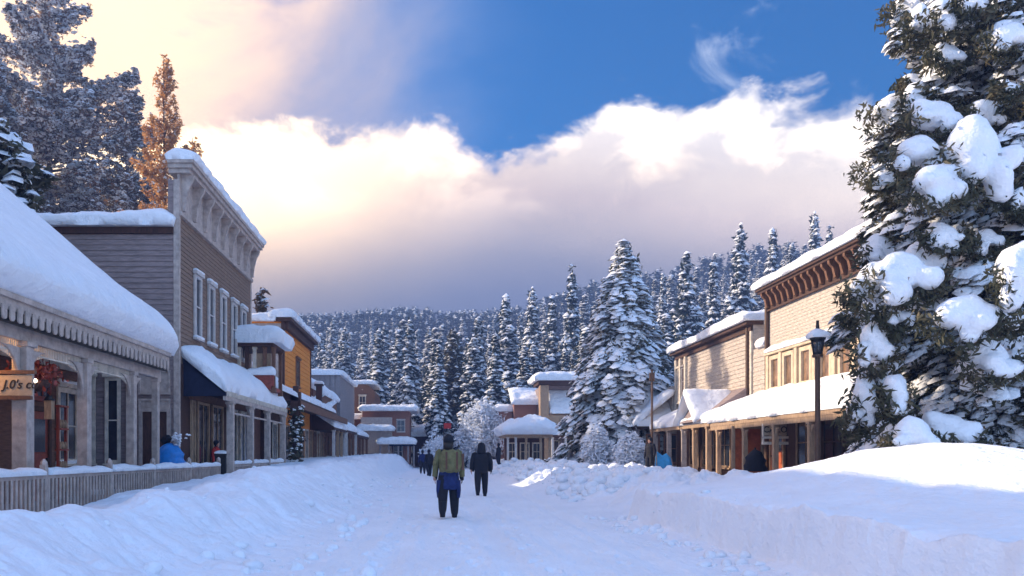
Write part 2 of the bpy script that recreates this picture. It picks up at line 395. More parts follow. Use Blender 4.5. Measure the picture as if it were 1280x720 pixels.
# broken lumps the plough left
def chunks(name, label, n, fx, seed, r0, r1):
    rng = np.random.RandomState(seed); import bmesh
    bm = bmesh.new(); bmesh.ops.create_icosphere(bm, subdivisions=2, radius=1.0)
    V0 = np.array([v.co[:] for v in bm.verts]); F0 = np.array([[v.index for v in f.verts] for f in bm.faces]); bm.free()
    VV = []; TT = []; off = 0
    for i in range(n):
        x, y = fx(rng); r = r0 + (r1 - r0) * rng.uniform(0, 1) ** 3; s_ = rng.uniform(0, 99)
        V = V0 * (1 + .45 * fbm(V0[:, 0] * 1.2 + s_, V0[:, 1] * 1.2 + V0[:, 2] + s_, 2)[:, None]) * np.array([1, rng.uniform(.7, 1.2), rng.uniform(.5, .85)]) * r
        VV.append(V + np.array([x, y, float(ground(np.array([x]), np.array([y]))[0]) + r * .15])); TT.append(F0 + off); off += len(V0)
    me = np_mesh(name, np.concatenate(VV), None, np.concatenate(TT), mats=[M['snow']])
    tag(link_mesh(name, me), label, 'snow lumps', None, 'stuff')
chunks('snow_lumps', 'broken snow lumps heaped along the right side of the road', 760, lambda r: (4.7 + abs(r.normal()) * 2.0 + r.uniform(-.8, 0), 24 + 42 * r.uniform() ** 1.2), 3, .04, .30)
chunks('snow_lumps', 'small snow lumps along the foot of the left bank', 230, lambda r: (-2.0 + r.normal() * .55 - (r.uniform() < .3) * r.uniform(0, 3), 8 + 40 * r.uniform() ** 1.6), 4, .025, .14)
chunks('snow_lumps', 'small snow lumps at the foot of the cut right bank', 160, lambda r: (3.75 + r.normal() * .22, 8 + 10 * r.uniform()), 5, .02, .10)

# ------------------------------------------------------------------ TREES
def kites(P, rng, size, bias, asp=0.32):
    """needle tufts: kite shaped faces"""
    n = len(P)
    a = rng.normal(size=(n, 3)) * 0.75 + bias; a /= np.linalg.norm(a, axis=1, keepdims=True) + 1e-9
    b = np.cross(a, rng.normal(size=(n, 3))); b /= np.linalg.norm(b, axis=1, keepdims=True) + 1e-9
    s = size * rng.uniform(0.55, 1.35, (n, 1))
    V = np.stack([P - a * s * 0.5, P + b * s * asp, P + a * s, P - b * s * asp], 1)
    return V.reshape(-1, 3), np.arange(4 * n).reshape(-1, 4)
def domes(C, R, rng, k=6, squash=0.55, rings=1, tiltv=None):
    n = len(C); ang = np.arange(k) * 2 * np.pi / k
    L = []
    for (rr, zz) in ([(1.0, -0.15), (0.62, 0.72)] if rings == 2 else [(1.0, -0.15)]):
        jr = rng.uniform(0.7, 1.25, (n, k)) * rr * R[:, None]
        x = C[:, 0:1] + jr * np.cos(ang); y = C[:, 1:2] + jr * np.sin(ang)
        z = C[:, 2:3] + R[:, None] * squash * zz + rng.uniform(-.12, .12, (n, k)) * R[:, None]
        if tiltv is not None: z = z + (x - C[:, 0:1]) * tiltv[:, 0:1] + (y - C[:, 1:2]) * tiltv[:, 1:2]
        L.append(np.stack([x, y, z], -1))
    topv = C.copy(); topv[:, 2] += R * squash; L.append(topv[:, None, :])
    V = np.concatenate(L, 1); m = V.shape[1]
    base = (np.arange(n) * m)[:, None]; i = np.arange(k); j = (i + 1) % k
    if rings == 2:
        q = np.stack([i, j, j + k, i + k], -1)[None] + base[..., None]; t = np.stack([i + k, j + k, np.full(k, 2 * k)], -1)[None] + base[..., None]
        return V.reshape(-1, 3), q.reshape(-1, 4), t.reshape(-1, 3)
    t = np.stack([i, j, np.full(k, k)], -1)[None] + base[..., None]
    return V.reshape(-1, 3), None, t.reshape(-1, 3)
def conifer_data(seed, H, R, dens=1.0, leaf=0.35, snow=0.6, zlow=0.06, wh=0.55, per=7, droop=0.35, rise=0.15, prof=1.0, ragged=0.25, dome=0.9, rings=1, k=5, tuft=3, spread=0.22, xy=None, snowjit=0.5, top=1.0, vj=0.08, hang=0.7, asp=0.26, gap=None):
    rng = np.random.RandomState(seed)
    PL = []; BL = []; SC_ = []; SR = []; ST = []; limbs = []
    z = H * zlow; 
    while z < H * 0.985:
        f = (z - H * zlow) / (H * (1 - zlow))
        Lz = R * (max(0.0, 1 - f) ** prof) * top + 0.10 * R * (1 - f) + 0.03 * R
        nb = max(4, int(per * (0.55 + 0.45 * (1 - f))))
        a0 = rng.uniform(0, 6.28)
        for b in range(nb):
            a = a0 + 2 * np.pi * (b + rng.uniform(-.3, .3)) / nb
            L = Lz * (1 + ragged * rng.uniform(-1.2, 0.9)); 
            if L < 0.12: L = 0.12
            aw_ = (a + math.pi) % (2 * math.pi) - math.pi
            if gap and gap[0] < aw_ < gap[1] and z < gap[2]: L *= 0.35
            zb = z + rng.uniform(-.5, .5) * wh
            d = np.array([np.cos(a), np.sin(a), 0]); sd = np.array([-np.sin(a), np.cos(a), 0])
            rs = rise * rng.uniform(0.5, 1.5) + 0.5 * f; dr = droop * rng.uniform(0.6, 1.5) * (1 - 0.6 * f)
            n = int(max(4, dens * (L * 9 + L * L * 2.2)))
            t = rng.uniform(0.10, 1.0, n) ** 0.8
            w = (spread * L + 0.06) * (1.05 - t) ** 0.6
            s = rng.uniform(-1, 1, n) * w
            P = d * (L * t)[:, None] + sd * s[:, None]
            P[:, 2] = zb + L * (rs * t - dr * t * t) - 0.45 * np.abs(s)
            P[:, 2] += rng.normal(size=n) * vj - np.abs(rng.normal(size=n)) * vj * 1.2
            if xy is not None:
                P[:, 0] += xy(P[:, 2])[0]; P[:, 1] += xy(P[:, 2])[1]
            limbs.append((zb, a, L, rs, dr))
            slope = L * (rs - 2 * dr * t) / max(L, .1)
            ms = rng.uniform(size=n) < snow * rng.uniform(0.55, 1.35)
            C = P[ms].copy(); C[:, 2] += leaf * 0.28
            SC_.append(C); SR.append(leaf * dome * (rng.uniform(0.35, 1, ms.sum()) ** 1.6 * 1.75))
            sl_ = np.clip(slope[ms], -.75, .75); ST.append(np.stack([d[0] * sl_, d[1] * sl_], -1) * 0.8)
            for q_ in range(tuft):
                J = rng.normal(size=(n, 3)) * leaf * 0.42; J[:, 2] = J[:, 2] * 0.8 - leaf * 0.12
                PL.append(P + J)
                bi = d * 0.7 + np.array([0, 0, -0.25]); BL.append(np.repeat(bi[None], n, 0) + sd * (np.sign(s) * 0.5)[:, None])
        z += wh * rng.uniform(0.75, 1.25) * (0.5 + 0.7 * (1 - f))
    P = np.concatenate(PL); B = np.concatenate(BL)
    fv, fq = kites(P, rng, leaf, B, asp)
    C = np.concatenate(SC_); Rr = np.concatenate(SR); T = np.concatenate(ST)
    sv, sq, st = domes(C, Rr, rng, k=k, rings=rings, tiltv=T)
    return (fv, fq), (sv, sq, st), limbs
def trunk_mb(H, r, lean=(0, 0), seg=10, wob=0.1, seed=0, bend=None):
    rng = random.Random(seed); mb = MB(); n = 10; pts = []; fs = []
    for i in range(seg + 1):
        f = i / seg; rr = r * (1 - 0.93 * f) * (1 + 0.35 * max(0, 0.08 - f) / 0.08)
        cx = wob * math.sin(f * 5 + seed) * f; cy = wob * math.cos(f * 4 + seed) * f
        for j in range(n):
            a = 2 * math.pi * j / n; q_ = rr * (1 + rng.uniform(-.08, .08)); pts.append((cx + q_ * math.cos(a), cy + q_ * math.sin(a), H * f - 0.5 * (1 - f)))
    for i in range(seg):
        for j in range(n): fs.append((i * n + j, i * n + (j + 1) % n, (i + 1) * n + (j + 1) % n, (i + 1) * n + j))
    mb.add(pts, fs, True); return mb
def tree_parts(name, loc, label, cat, data, mats, H, r, group=None, limb_r=0.0, seed=0):
    root = empty(name, loc, label, cat, group)
    (fv, fq), (sv, sq, st), limbs = data
    tm = trunk_mb(H, r, seed=seed)
    if limb_r:
        for (zb, a, L, rs, dr) in limbs:
            if L < 0.5: continue
            pr = None
            for i in range(5):
                t = i / 4 * 0.85; p = Vector((math.cos(a) * L * t, math.sin(a) * L * t, zb + L * (rs * t - dr * t * t) - 0.02))
                if pr is not None: tm.tube(pr, p, limb_r * (1.05 - t) * (0.3 + L / 4), limb_r * (0.85 - t) * (0.3 + L / 4) + 0.003, 5, False)
                pr = p
    me = bpy.data.meshes.new('trunk'); me.from_pydata(tm.v, [], tm.f); me.polygons.foreach_set('use_smooth', [True] * len(tm.f)); me.materials.append(M['bark'])
    link_mesh('trunk', me, root)
    link_mesh('crown', np_mesh('crown', fv, fq, mats=[mats[0]], smooth=False), root)
    link_mesh('snow_cover', np_mesh('snow_cover', sv, sq, st, mats=[mats[1]]), root)
    return root
def tree_merged(name, data, mats, H, r):
    (fv, fq), (sv, sq, st), limbs = data
    tm = trunk_mb(H, r); tv = np.array([list(p) for p in tm.v]); tq = np.array(tm.f)
    o1 = len(tv); o2 = o1 + len(fv)
    V = np.concatenate([tv, fv, sv]); Q = [tq, fq + o1]; qm = [np.zeros(len(tq), int), np.ones(len(fq), int)]
    if sq is not None: Q.append(sq + o2); qm.append(np.full(len(sq), 2))
    return np_mesh(name, V, np.concatenate(Q), st + o2, mats=[M['bark'], mats[0], mats[1]], qm=np.concatenate(qm), tm=np.full(len(st), 2))

gz = lambda x, y: float(ground(np.array([x]), np.array([y]))[0])
# --- conifers on the hillside: a few kinds, copied; each is its own object
FT = []
for i, (R, sn, pf) in enumerate(((3.0, 0.50, 0.95), (2.5, 0.42, 1.0), (3.5, 0.60, 0.9), (2.2, 0.66, 1.05), (2.8, 0.36, 1.0))):
    d = conifer_data(40 + i, 18.0, R, dens=0.60, leaf=0.46, vj=.22, snow=min(.95,sn+.38), wh=0.85, per=9, droop=0.5, rise=0.08, prof=pf, dome=0.80, tuft=3, ragged=0.32, spread=0.2, zlow=0.04)
    FT.append(tree_merged('conifer', d, (M['needles_far'], M['snow']), 18.0, 0.24))
rr = random.Random(5)
def far_tree(x, y, h, kind, label, wide=1.0):
    o = bpy.data.objects.new('conifer_tree', FT[kind]); COL.objects.link(o)
    s = h / 18.0; o.location = (x, y, gz(x, y) - 0.3); o.scale = (s * wide, s * wide, s); o.rotation_euler = (0, 0, rr.uniform(0, 6.28))
    return tag(o, label, 'tree', 'conifers of the forest behind the street')
LF = 'snow-laden conifer in the dense forest behind the end of the street'
# ones that can be told apart by their tops against the fog
named = [(715, 334, 104, 1.0, 'tall dark conifer left of the big frosted spruce, its tip against the fog', 1),
         (762, 345, 118, 0.8, 'slim dark conifer just left behind the big frosted spruce', 4),
         (856, 324, 92, 1.05, 'conifer with rounded snowy tiers directly right of the big frosted spruce', 2),
         (829, 338, 125, 0.8, 'narrow conifer tip showing behind the right flank of the big frosted spruce', 3),
         (925, 287, 100, 1.1, 'tallest broad conifer rising behind the grey-beige gabled building', 0),
         (892, 320, 110, 0.9, 'slim conifer left of the broadest one behind the grey-beige building', 1),
         (966, 288, 112, 1.0, 'conifer rising above the cornice end of the beige building', 4),
         (990, 300, 125, 0.9, 'small conifer tip peeping over the snowy cornice of the beige building', 3),
         (1018, 271, 118, 1.0, 'highest conifer tip above the beige building cornice', 0),
         (1037, 285, 125, 0.9, 'conifer tip between the beige cornice and the big near spruce', 1),
         (665, 364, 112, 0.95, 'mid-sized conifer above the little brick gable roof', 0),
         (632, 374, 108, 1.0, 'conifer standing over the frosted round tree, right of its top', 2),
         (598, 392, 100, 0.9, 'conifer with pale snowy tiers behind the frosted round tree', 3),
         (690, 372, 108, 0.95, 'narrow conifer above the tan timber column', 1)]
taken = []
for (px, py, Y, wd, lab, kd) in named:
    X, _, Zt = at(px, py, Y); zg = gz(X, Y)
    o = far_tree(X, Y, max(8, Zt - zg + 0.3), kd, lab, wd * 18 / max(8, Zt - zg) * 0.9); taken.append((X, Y))
cnt = 0; tries = 0
rows = [(88, 100, 26, 13, 17), (100, 118, 46, 13, 19), (118, 150, 70, 12, 19), (150, 200, 75, 13, 20), (200, 262, 75, 13, 20)]
for (ya, yb, n, h0, h1) in rows:
    k = 0; tr_ = 0
    while k < n and tr_ < 6000:
        tr_ += 1
        Y = rr.uniform(ya, yb); px = rr.uniform(388, 1130); X = (px - VPX) * Y / FOC
        if Y < 104 and px < 530: continue
        if Y < 118 and px < 470: continue
        if any((X - a) ** 2 + (Y - b) ** 2 < (3.4 + Y * 0.008) ** 2 for a, b in taken): continue
        h = rr.uniform(h0, h1)
        # leave the skyline of the told-apart tips free
        ytop = HOR - FOC * (gz(X, Y) + h - CAMH) / Y
        lim = float(np.interp(px, PROF_X, PROF_Y)) + rr.uniform(4, 34)
        if ytop < lim:
            h -= (lim - ytop) * Y / FOC
            if h < 8.5: continue
        far_tree(X, Y, h, rr.randrange(5), LF, rr.uniform(0.85, 1.2)); taken.append((X, Y)); k += 1
# far wood that reads as one mass
rng = np.random.RandomState(3)
low = conifer_data(77, 18.0, 2.7, dens=0.11, leaf=1.0, snow=0.6, wh=1.3, per=7, droop=0.5, rise=0.1, dome=0.5, tuft=2, ragged=0.3)
(fv, fq), (sv, _, st), _l = low
VV = []; QQ = []; TT = []; off = 0; qn = 0
for i in range(1300):
    Y = 255 * (400 / 255.) ** rng.uniform(0, 1); px = rng.uniform(340, 1120); X = (px - VPX) * Y / FOC
    h = rng.uniform(12, 20); z0 = gz(X, Y)
    if i % 3 == 0 and px > 700: continue
    s = h / 18; a = rng.uniform(0, 6.28); c, sn = np.cos(a), np.sin(a)
    W = np.concatenate([fv, sv]); W = np.stack([W[:, 0] * c - W[:, 1] * sn, W[:, 0] * sn + W[:, 1] * c, W[:, 2]], -1) * s + np.array([X, Y, z0 - .4])
    VV.append(W); QQ.append(fq + off); TT.append(st + len(fv) + off); off += len(W)
me = np_mesh('forest', np.concatenate(VV), np.concatenate(QQ), np.concatenate(TT), mats=[M['needles_far'], M['snow']], tm=np.full(sum(len(t) for t in TT), 1), smooth=False)
tag(link_mesh('forest', me), 'distant snowy conifer forest fading into the low fog', 'forest', None, 'stuff')

# --- centre: broad frosted spruce in front of the wood
X, Y = 11.5, 49.0; g0 = gz(X, Y)
d = conifer_data(11, 14.0, 4.4, dens=2.0, leaf=0.25, snow=0.85, wh=0.42, per=11, droop=1.0, rise=0.22, prof=0.95, dome=0.95, tuft=2, vj=0.22, ragged=0.22, spread=0.24, zlow=0.02, rings=1, k=6)
tree_parts('spruce_tree', (X, Y, g0 - .2), 'broad tall frosted spruce in the middle of the right side, limbs hanging under snow', 'tree', d, (M['needles'], M['snow']), 14.0, 0.25, limb_r=0.05)
d = conifer_data(12, 17.0, 3.6, dens=1.0, leaf=0.40, snow=0.50, wh=0.6, per=9, droop=0.55, rise=0.12, prof=0.9, dome=0.62, tuft=3, ragged=0.25, zlow=0.03)
X, Y = at(566, 0, 97)[0], 97
tree_parts('spruce_tree', (X, Y, gz(X, Y) - .3), 'dark green spruce standing at the end of the street beside the frosted round tree', 'tree', d, (M['needles'], M['snow']), 17.0, 0.3, limb_r=0.05)
X, Y = at(536, 0, 112)[0], 112
d = conifer_data(14, 14.5, 3.0, dens=0.9, leaf=0.42, snow=0.6, wh=0.6, per=9, droop=0.55, rise=0.12, prof=0.9, dome=0.62, tuft=3, ragged=0.25, zlow=0.03)
tree_parts('spruce_tree', (X, Y, gz(X, Y) - .3), 'snowy spruce at the street end left of the dark green one', 'tree', d, (M['needles_far'], M['snow']), 14.5, 0.3, limb_r=0.05)
# frosted round tree
X, Y = at(604, 0, 84)[0], 84
def round_tree(seed, H, R, leaf, n):
    rng = np.random.RandomState(seed)
    k = 70; c = rng.normal(size=(k, 3)); c /= np.linalg.norm(c, axis=1, keepdims=True); c *= rng.uniform(0.45, 1, (k, 1)) ** 0.5
    ctr = c * np.array([R, R, H * 0.42]) + np.array([0, 0, H * 0.52])
    ctr[:, :2] *= (1.25 - 0.8 * (ctr[:, 2:3] / H)) 
    P = (ctr[rng.randint(0, k, n)] + rng.normal(size=(n, 3)) * np.array([R * .16, R * .16, H * .08]))
    P[:, 2] = np.maximum(P[:, 2], 0.4)
    fv, fq = kites(P, rng, leaf, np.array([[0, 0, -0.6]]), 0.16)
    m = rng.uniform(size=n) < 0.35
    sv, sq, st = domes(P[m] + np.array([0, 0, .05]), np.full(m.sum(), leaf * 0.45) * rng.uniform(.5, 1.5, m.sum()), rng, 5, 0.6)
    limbs = [(H * 0.2 + 0.5 * i * H / 14, i * 2.4, R * 0.8, 0.9, 0.1) for i in range(14)]
    return (fv, fq), (sv, sq, st), limbs
tree_parts('frosted_tree', (X, Y, gz(X, Y) - .2), 'small rounded tree white with frost at the end of the street', 'tree', round_tree(3, 6.4, 2.6, 0.34, 9000), (M['frost'], M['snow']), 5.0, 0.14, limb_r=0.05)
for (px, Y, H, R, lab, sd) in ((748, 43, 2.3, .8, 'low frost-white shrub in front of the broad frosted spruce', 5), (790, 40, 1.9, 0.8, 'little snow-covered bush right of the broad spruce foot', 7), (546, 78, 3.2, 1.6, 'snow-covered bush behind the walkers at the left kerb', 8)):
    X = at(px, 0, Y)[0]
    tree_parts('frosted_shrub', (X, Y, gz(X, Y) - .15), lab, 'shrub', round_tree(sd, H, R, 0.22, 2600), (M['frost'], M['snow']), H * .8, 0.05, limb_r=0.03)

# --- big near spruce, right edge, with deep snow pillows
TX, TY = 12.9, 18.2; TG = gz(TX, TY)
d = conifer_data(21, 14.5, 3.75, dens=6.2, leaf=0.12, asp=0.22, snow=0.66, vj=0.12, wh=0.45, per=10, droop=0.75, rise=0.12, prof=0.47, dome=1.15, tuft=6, ragged=0.18, spread=0.26, zlow=0.07, gap=(-2.9, -1.5, 4.0), rings=2, k=6, top=0.85)
big = tree_parts('spruce_tree', (TX, TY, TG - .1), 'huge spruce at the right edge bending under thick snow pillows', 'tree', d, (M['needles'], M['snow']), 14.5, 0.24, limb_r=0.045, seed=2)
def ico(sub):
    import bmesh
    bm = bmesh.new(); bmesh.ops.create_icosphere(bm, subdivisions=sub, radius=1.0)
    V = np.array([v.co[:] for v in bm.verts]); F = np.array([[v.index for v in f.verts] for f in bm.faces]); bm.free(); return V, F
def pillows(lst, parent, seed, name='snow_pillow'):
    """each entry: centre, half width, half height, half depth, lean -> blended lumps that sag over the limb"""
    rng = random.Random(seed)
    mbd = bpy.data.metaballs.new('blend%d' % seed); mo = bpy.data.objects.new('blend%d' % seed, mbd); COL.objects.link(mo)
    mbd.resolution = 0.09; mbd.render_resolution = 0.09; mbd.threshold = 0.35
    K = 1.30
    for (c, a, h, b, lean) in lst:
        def el(dx, dy, dz, sa, sb, sh):
            e = mbd.elements.new(type='ELLIPSOID'); e.co = (c[0] + dx * a + lean * dz * h, c[1] + dy * b, c[2] + dz * h); e.radius = 1.0
            e.size_x = K * sa * a; e.size_y = K * sb * b; e.size_z = K * sh * h; e.stiffness = 2
            e.rotation = Matrix.Rotation(rng.uniform(-.3, .3), 3, 'Y').to_quaternion()
        el(0, .15, .15, .80, .8, .78)
        for k in range(4):
            an = rng.uniform(3.3, 6.1); el(.62 * math.cos(an * k) , -.35 + rng.uniform(-.2, .2), rng.uniform(-.75, .1), rng.uniform(.28, .5), .45, rng.uniform(.28, .55))
        el(rng.uniform(-.5, .5), .1, .55, .42, .5, .42)
    dg = bpy.context.evaluated_depsgraph_get(); me = bpy.data.meshes.new_from_object(mo.evaluated_get(dg)); me.name = name
    bpy.data.objects.remove(mo)
    n = len(me.vertices); co = np.zeros(n * 3, np.float32); no = np.zeros(n * 3, np.float32)
    me.vertices.foreach_get('co', co); me.vertices.foreach_get('normal', no); co = co.reshape(-1, 3); no = no.reshape(-1, 3)
    d = 0.10 * fbm(co[:, 0] * 1.6 + co[:, 2] * .7, co[:, 2] * 1.6 - co[:, 1] * .8, 3) + 0.03 * fbm(co[:, 0] * 7, co[:, 2] * 7 + co[:, 1] * 5, 2)
    co = co + no * d[:, None] - np.array(ORG[parent.name])
    me.vertices.foreach_set('co', co.astype(np.float32).ravel()); me.polygons.foreach_set('use_smooth', [True] * len(me.polygons)); me.materials.clear(); me.materials.append(M['snow']); me.update()
    return link_mesh(name, me, parent)
PW = [ # px, py, half-w px, half-h px, depth, lean
    (1222, 195, 36, 48, 15.2, -0.28), (1170, 230, 32, 25, 15.0, 0.1), (1168, 146, 30, 22, 15.8, 0.15), (1230, 140, 20, 17, 16.2, 0), (1148, 192, 30, 22, 15.6, 0.2),
    (1128, 345, 36, 30, 15.0, 0.15), (1094, 358, 26, 30, 15.3, 0.2), (1274, 345, 26, 42, 14.2, 0), (1200, 398, 36, 26, 14.4, 0.0), (1238, 448, 30, 24, 14.8, -0.1),
    (1150, 330, 22, 26, 15.8, 0.2), (1122, 396, 17, 13, 15.2, 0), (1092, 430, 20, 28, 15.4, 0.25), (1140, 545, 26, 22, 14.4, 0), (1118, 492, 13, 24, 14.9, 0.2),
    (1080, 500, 14, 30, 15.6, 0.3), (1068, 522, 12, 18, 15.8, 0), (1192, 20, 26, 20, 16.2, 0), (1150, 28, 14, 22, 16.8, 0.3), (1258, 48, 22, 18, 15.6, 0), (1186, 68, 18, 15, 16.4, 0),
    (1232, 300, 20, 17, 15.6, 0), (1180, 295, 22, 14, 15.4, 0.2), (1140, 125, 10, 24, 16.8, 0.4), (1215, 572, 26, 14, 14.6, -0.2), (1185, 540, 30, 24, 15.2, 0), (1262, 110, 14, 10, 15.4, 0),
    (1215, 5, 18, 12, 15.9, 0), (1275, 250, 18, 16, 15.2, 0), (1102, 470, 12, 18, 15.7, 0.2), (1256, 400, 16, 14, 15.0, 0)]
pl = []
for i, (px, py, hw, hh, Y, ln) in enumerate(PW):
    Y += 0.55
    c = at(px, py, Y); k = Y / FOC; pl.append((c, hw * k * 1.2, hh * k * 1.18, max(hw, hh) * k * 0.75, ln))
rp = random.Random(4)
for i in range(34):    # loads on the far side and between
    z = rp.uniform(1.0, 12.5); R = 4.2 * (1 - z / 15) ** 0.45 * 0.85; a = rp.uniform(-0.2, 3.4)
    s = rp.uniform(0.2, 0.5); pl.append(((TX + R * math.cos(a), TY + R * math.sin(a), TG + z), s * 1.2, s, s * 1.2, 0))
pillows(pl, big, 8, 'snow_load')
rng = np.random.RandomState(6); PP = []
for (c, a, h, b, ln) in pl:      # sprays of needles that stick out round and below every load
    n = 380; an = rng.uniform(2.9, 6.5, n); rr2 = rng.uniform(.80, 1.30, n)
    PP.append(np.stack([c[0] + a * rr2 * np.cos(an), c[1] + b * rng.uniform(-.75, .5, n), c[2] + h * (rr2 * np.sin(an) * .95 - .05)], -1) + rng.normal(size=(n, 3)) * .06)
PP = np.concatenate(PP); fv, fq = kites(PP, rng, .12, np.array([[-.2, -.3, -.5]]), .22)
link_mesh('hanging_twigs', np_mesh('hanging_twigs', fv, fq, mats=[M['needles']], smooth=False, org=ORG[big.name]), big)

# --- conifers upper left
d = conifer_data(31, 44, 9.8, dens=2.6, leaf=0.22, snow=0.66, vj=.26, wh=2.4, per=9, droop=0.25, rise=0.16, prof=0.55, dome=0.95, tuft=3, ragged=0.55, spread=0.22, zlow=0.12, k=6)
LX, LY = at(62, 0, 72)[0], 72
tree_parts('pine_tree', (LX, LY, gz(LX, LY) - .2), 'giant snowy pine behind the left roofs, reaching out of the picture top', 'tree', d, (M['needles_pine'], M['snow']), 44, 0.6, limb_r=0.09)
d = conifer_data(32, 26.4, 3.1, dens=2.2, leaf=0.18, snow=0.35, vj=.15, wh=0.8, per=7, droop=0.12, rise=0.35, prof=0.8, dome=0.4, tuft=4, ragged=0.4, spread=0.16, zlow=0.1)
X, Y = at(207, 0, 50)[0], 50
tree_parts('pine_tree', (X, Y, 0), 'slender pine with orange backlight put in its needle colour, beside the giant snowy pine', 'tree', d, (M['needles_backlit'], M['snow']), 26.2, 0.26, limb_r=0.06)
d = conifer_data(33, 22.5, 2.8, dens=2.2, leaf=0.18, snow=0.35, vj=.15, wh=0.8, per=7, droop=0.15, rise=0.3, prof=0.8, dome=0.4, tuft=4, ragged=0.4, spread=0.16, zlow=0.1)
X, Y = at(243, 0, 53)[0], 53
tree_parts('pine_tree', (X, Y, 0), 'shorter pine with orange backlight put in its needle colour, peeping over the left bracketed cornice', 'tree', d, (M['needles_backlit'], M['snow']), 22.4, 0.22, limb_r=0.06)
d = conifer_data(34, 31, 6.0, dens=1.9, leaf=0.20, snow=0.6, vj=.2, wh=1.2, per=9, droop=0.4, rise=0.1, prof=0.7, dome=0.75, tuft=3, ragged=0.35, spread=0.26, zlow=0.1)
X, Y = at(160, 0, 66)[0], 66
tree_parts('pine_tree', (X, Y, 0), 'snow-flecked conifer filling the gap left of the left cornice', 'tree', d, (M['needles_pine'], M['snow']), 31, 0.35, limb_r=0.07)
d = conifer_data(35, 13.6, 3.8, dens=1.7, vj=.15, leaf=0.30, snow=0.55, wh=0.6, per=9, droop=0.45, rise=0.1, prof=0.6, dome=0.95, tuft=4, ragged=0.35, spread=0.28, zlow=0.1, rings=2)
X, Y = at(2, 0, 30)[0], 30
tree_parts('spruce_tree', (X, Y, 0), 'heavily snowed conifer just behind the ridge of the near left house', 'tree', d, (M['needles'], M['snow']), 13.6, 0.3, limb_r=0.06)
d = conifer_data(36, 10.5, 3.0, dens=1.7, vj=.15, leaf=0.30, snow=0.6, wh=0.6, per=9, droop=0.45, rise=0.1, prof=0.6, dome=0.95, tuft=4, ragged=0.35, spread=0.28, zlow=0.1, rings=2)
X, Y = at(92, 0, 34)[0], 34
tree_parts('spruce_tree', (X, Y, 0), 'lower snowy conifer above the flat roof left of the tall taupe building', 'tree', d, (M['needles'], M['snow']), 10.5, 0.3, limb_r=0.06)
d = conifer_data(37, 12, 2.4, dens=0.9, leaf=0.34, snow=0.6, wh=0.6, per=8, droop=0.4, rise=0.1, dome=0.7)
X, Y = at(327, 0, 52)[0], 52
tree_parts('spruce_tree', (X, Y, 0), 'small snowy conifer between the tall taupe building and the orange gable', 'tree', d, (M['needles_pine'], M['snow']), 12, 0.2)
# left-edge conifer, then unseen conifers added off frame to shade the street
tree_parts('spruce_tree', (-36, 65, 0), 'tall snow-flecked conifer cut by the left picture edge above the near left house', 'tree', conifer_data(38, 33, 6.2, dens=2.4, leaf=0.22, snow=0.6, vj=.2, wh=1.2, per=9, droop=0.4, rise=0.1, prof=0.6, dome=0.75, tuft=3, ragged=0.35, spread=0.26, zlow=0.1), (M['needles_pine'], M['snow']), 33, 0.35, limb_r=0.07)
for i, (x, y, h) in enumerate(((-22.0, 12.5, 22), (-22.5, 17.0, 24), (-23.0, 28.6, 24), (-22.5, 32.5, 22))):
    o = far_tree(x, y, h, i % 3, 'unseen tall conifer added far left to shade the street', 1.3)

# ------------------------------------------------------------------ BUILDINGS
FX = lambda x, s=1: ((x, 0, 0), (0, 1, 0), (s, 0, 0))      # plane facing +-X, a = Y
FY = lambda y: ((0, y, 0), (1, 0, 0), (0, -1, 0))          # plane facing the camera, a = X
def window(parent, F, a, z0, w, h, frame, pane=None, fr=0.10, out=0.09, mull=(1, 1), snow=True, name='window', d=0.03, head=True):
    m = MB(); a0, a1, z1 = a - w / 2, a + w / 2, z0 + h
    m.fbox(F, a0, a0 + fr, z0, z1, d, out); m.fbox(F, a1 - fr, a1, z0, z1, d, out)
    m.fbox(F, a0 + fr, a1 - fr, z1 - fr, z1, d, out); m.fbox(F, a0 + fr, a1 - fr, z0, z0 + fr, d, out)
    m.fbox(F, a0 - 0.05, a1 + 0.05, z0 - 0.07, z0 - 0.002, d, out + 0.07)
    if head: m.fbox(F, a0 - 0.06, a1 + 0.06, z1 + 0.002, z1 + 0.12, d, out + 0.08)
    for i in range(1, mull[0] + 1):
        aa = a0 + fr + (w - 2 * fr) * i / (mull[0] + 1); m.fbox(F, aa - 0.02, aa + 0.02, z0 + fr, z1 - fr, d + 0.02, out - 0.015)
    for i in range(1, mull[1] + 1):
        zz = z0 + fr + (h - 2 * fr) * i / (mull[1] + 1); m.fbox(F, a0 + fr, a1 - fr, zz - 0.022, zz + 0.022, d + 0.02, out - 0.013)
    wo = m.build(name, M[frame], parent, 0.008)
    MB().fbox(F, a0 + fr, a1 - fr, z0 + fr, z1 - fr, d - 0.004, d + 0.012).build('pane', M[pane or 'glass'], wo)
    if snow:
        o, t, n = F
        pcs = []
        for zz, ww in (((z1 + 0.12), 0.12), (z0 - 0.002, 0.0)) if head else ((z0 - 0.002, 0.0),):
            O = (o[0] + t[0] * (a0 - 0.05) + n[0] * 0.03, o[1] + t[1] * (a0 - 0.05) + n[1] * 0.03, zz)
            pcs.append((O, (t[0] * (w + .1), t[1] * (w + .1), 0), (n[0] * (out + .03), n[1] * (out + .03), 0), 0.11, 0.07, a, 0.03))
        snow_cap('snow_cover', wo, pcs)
    return wo
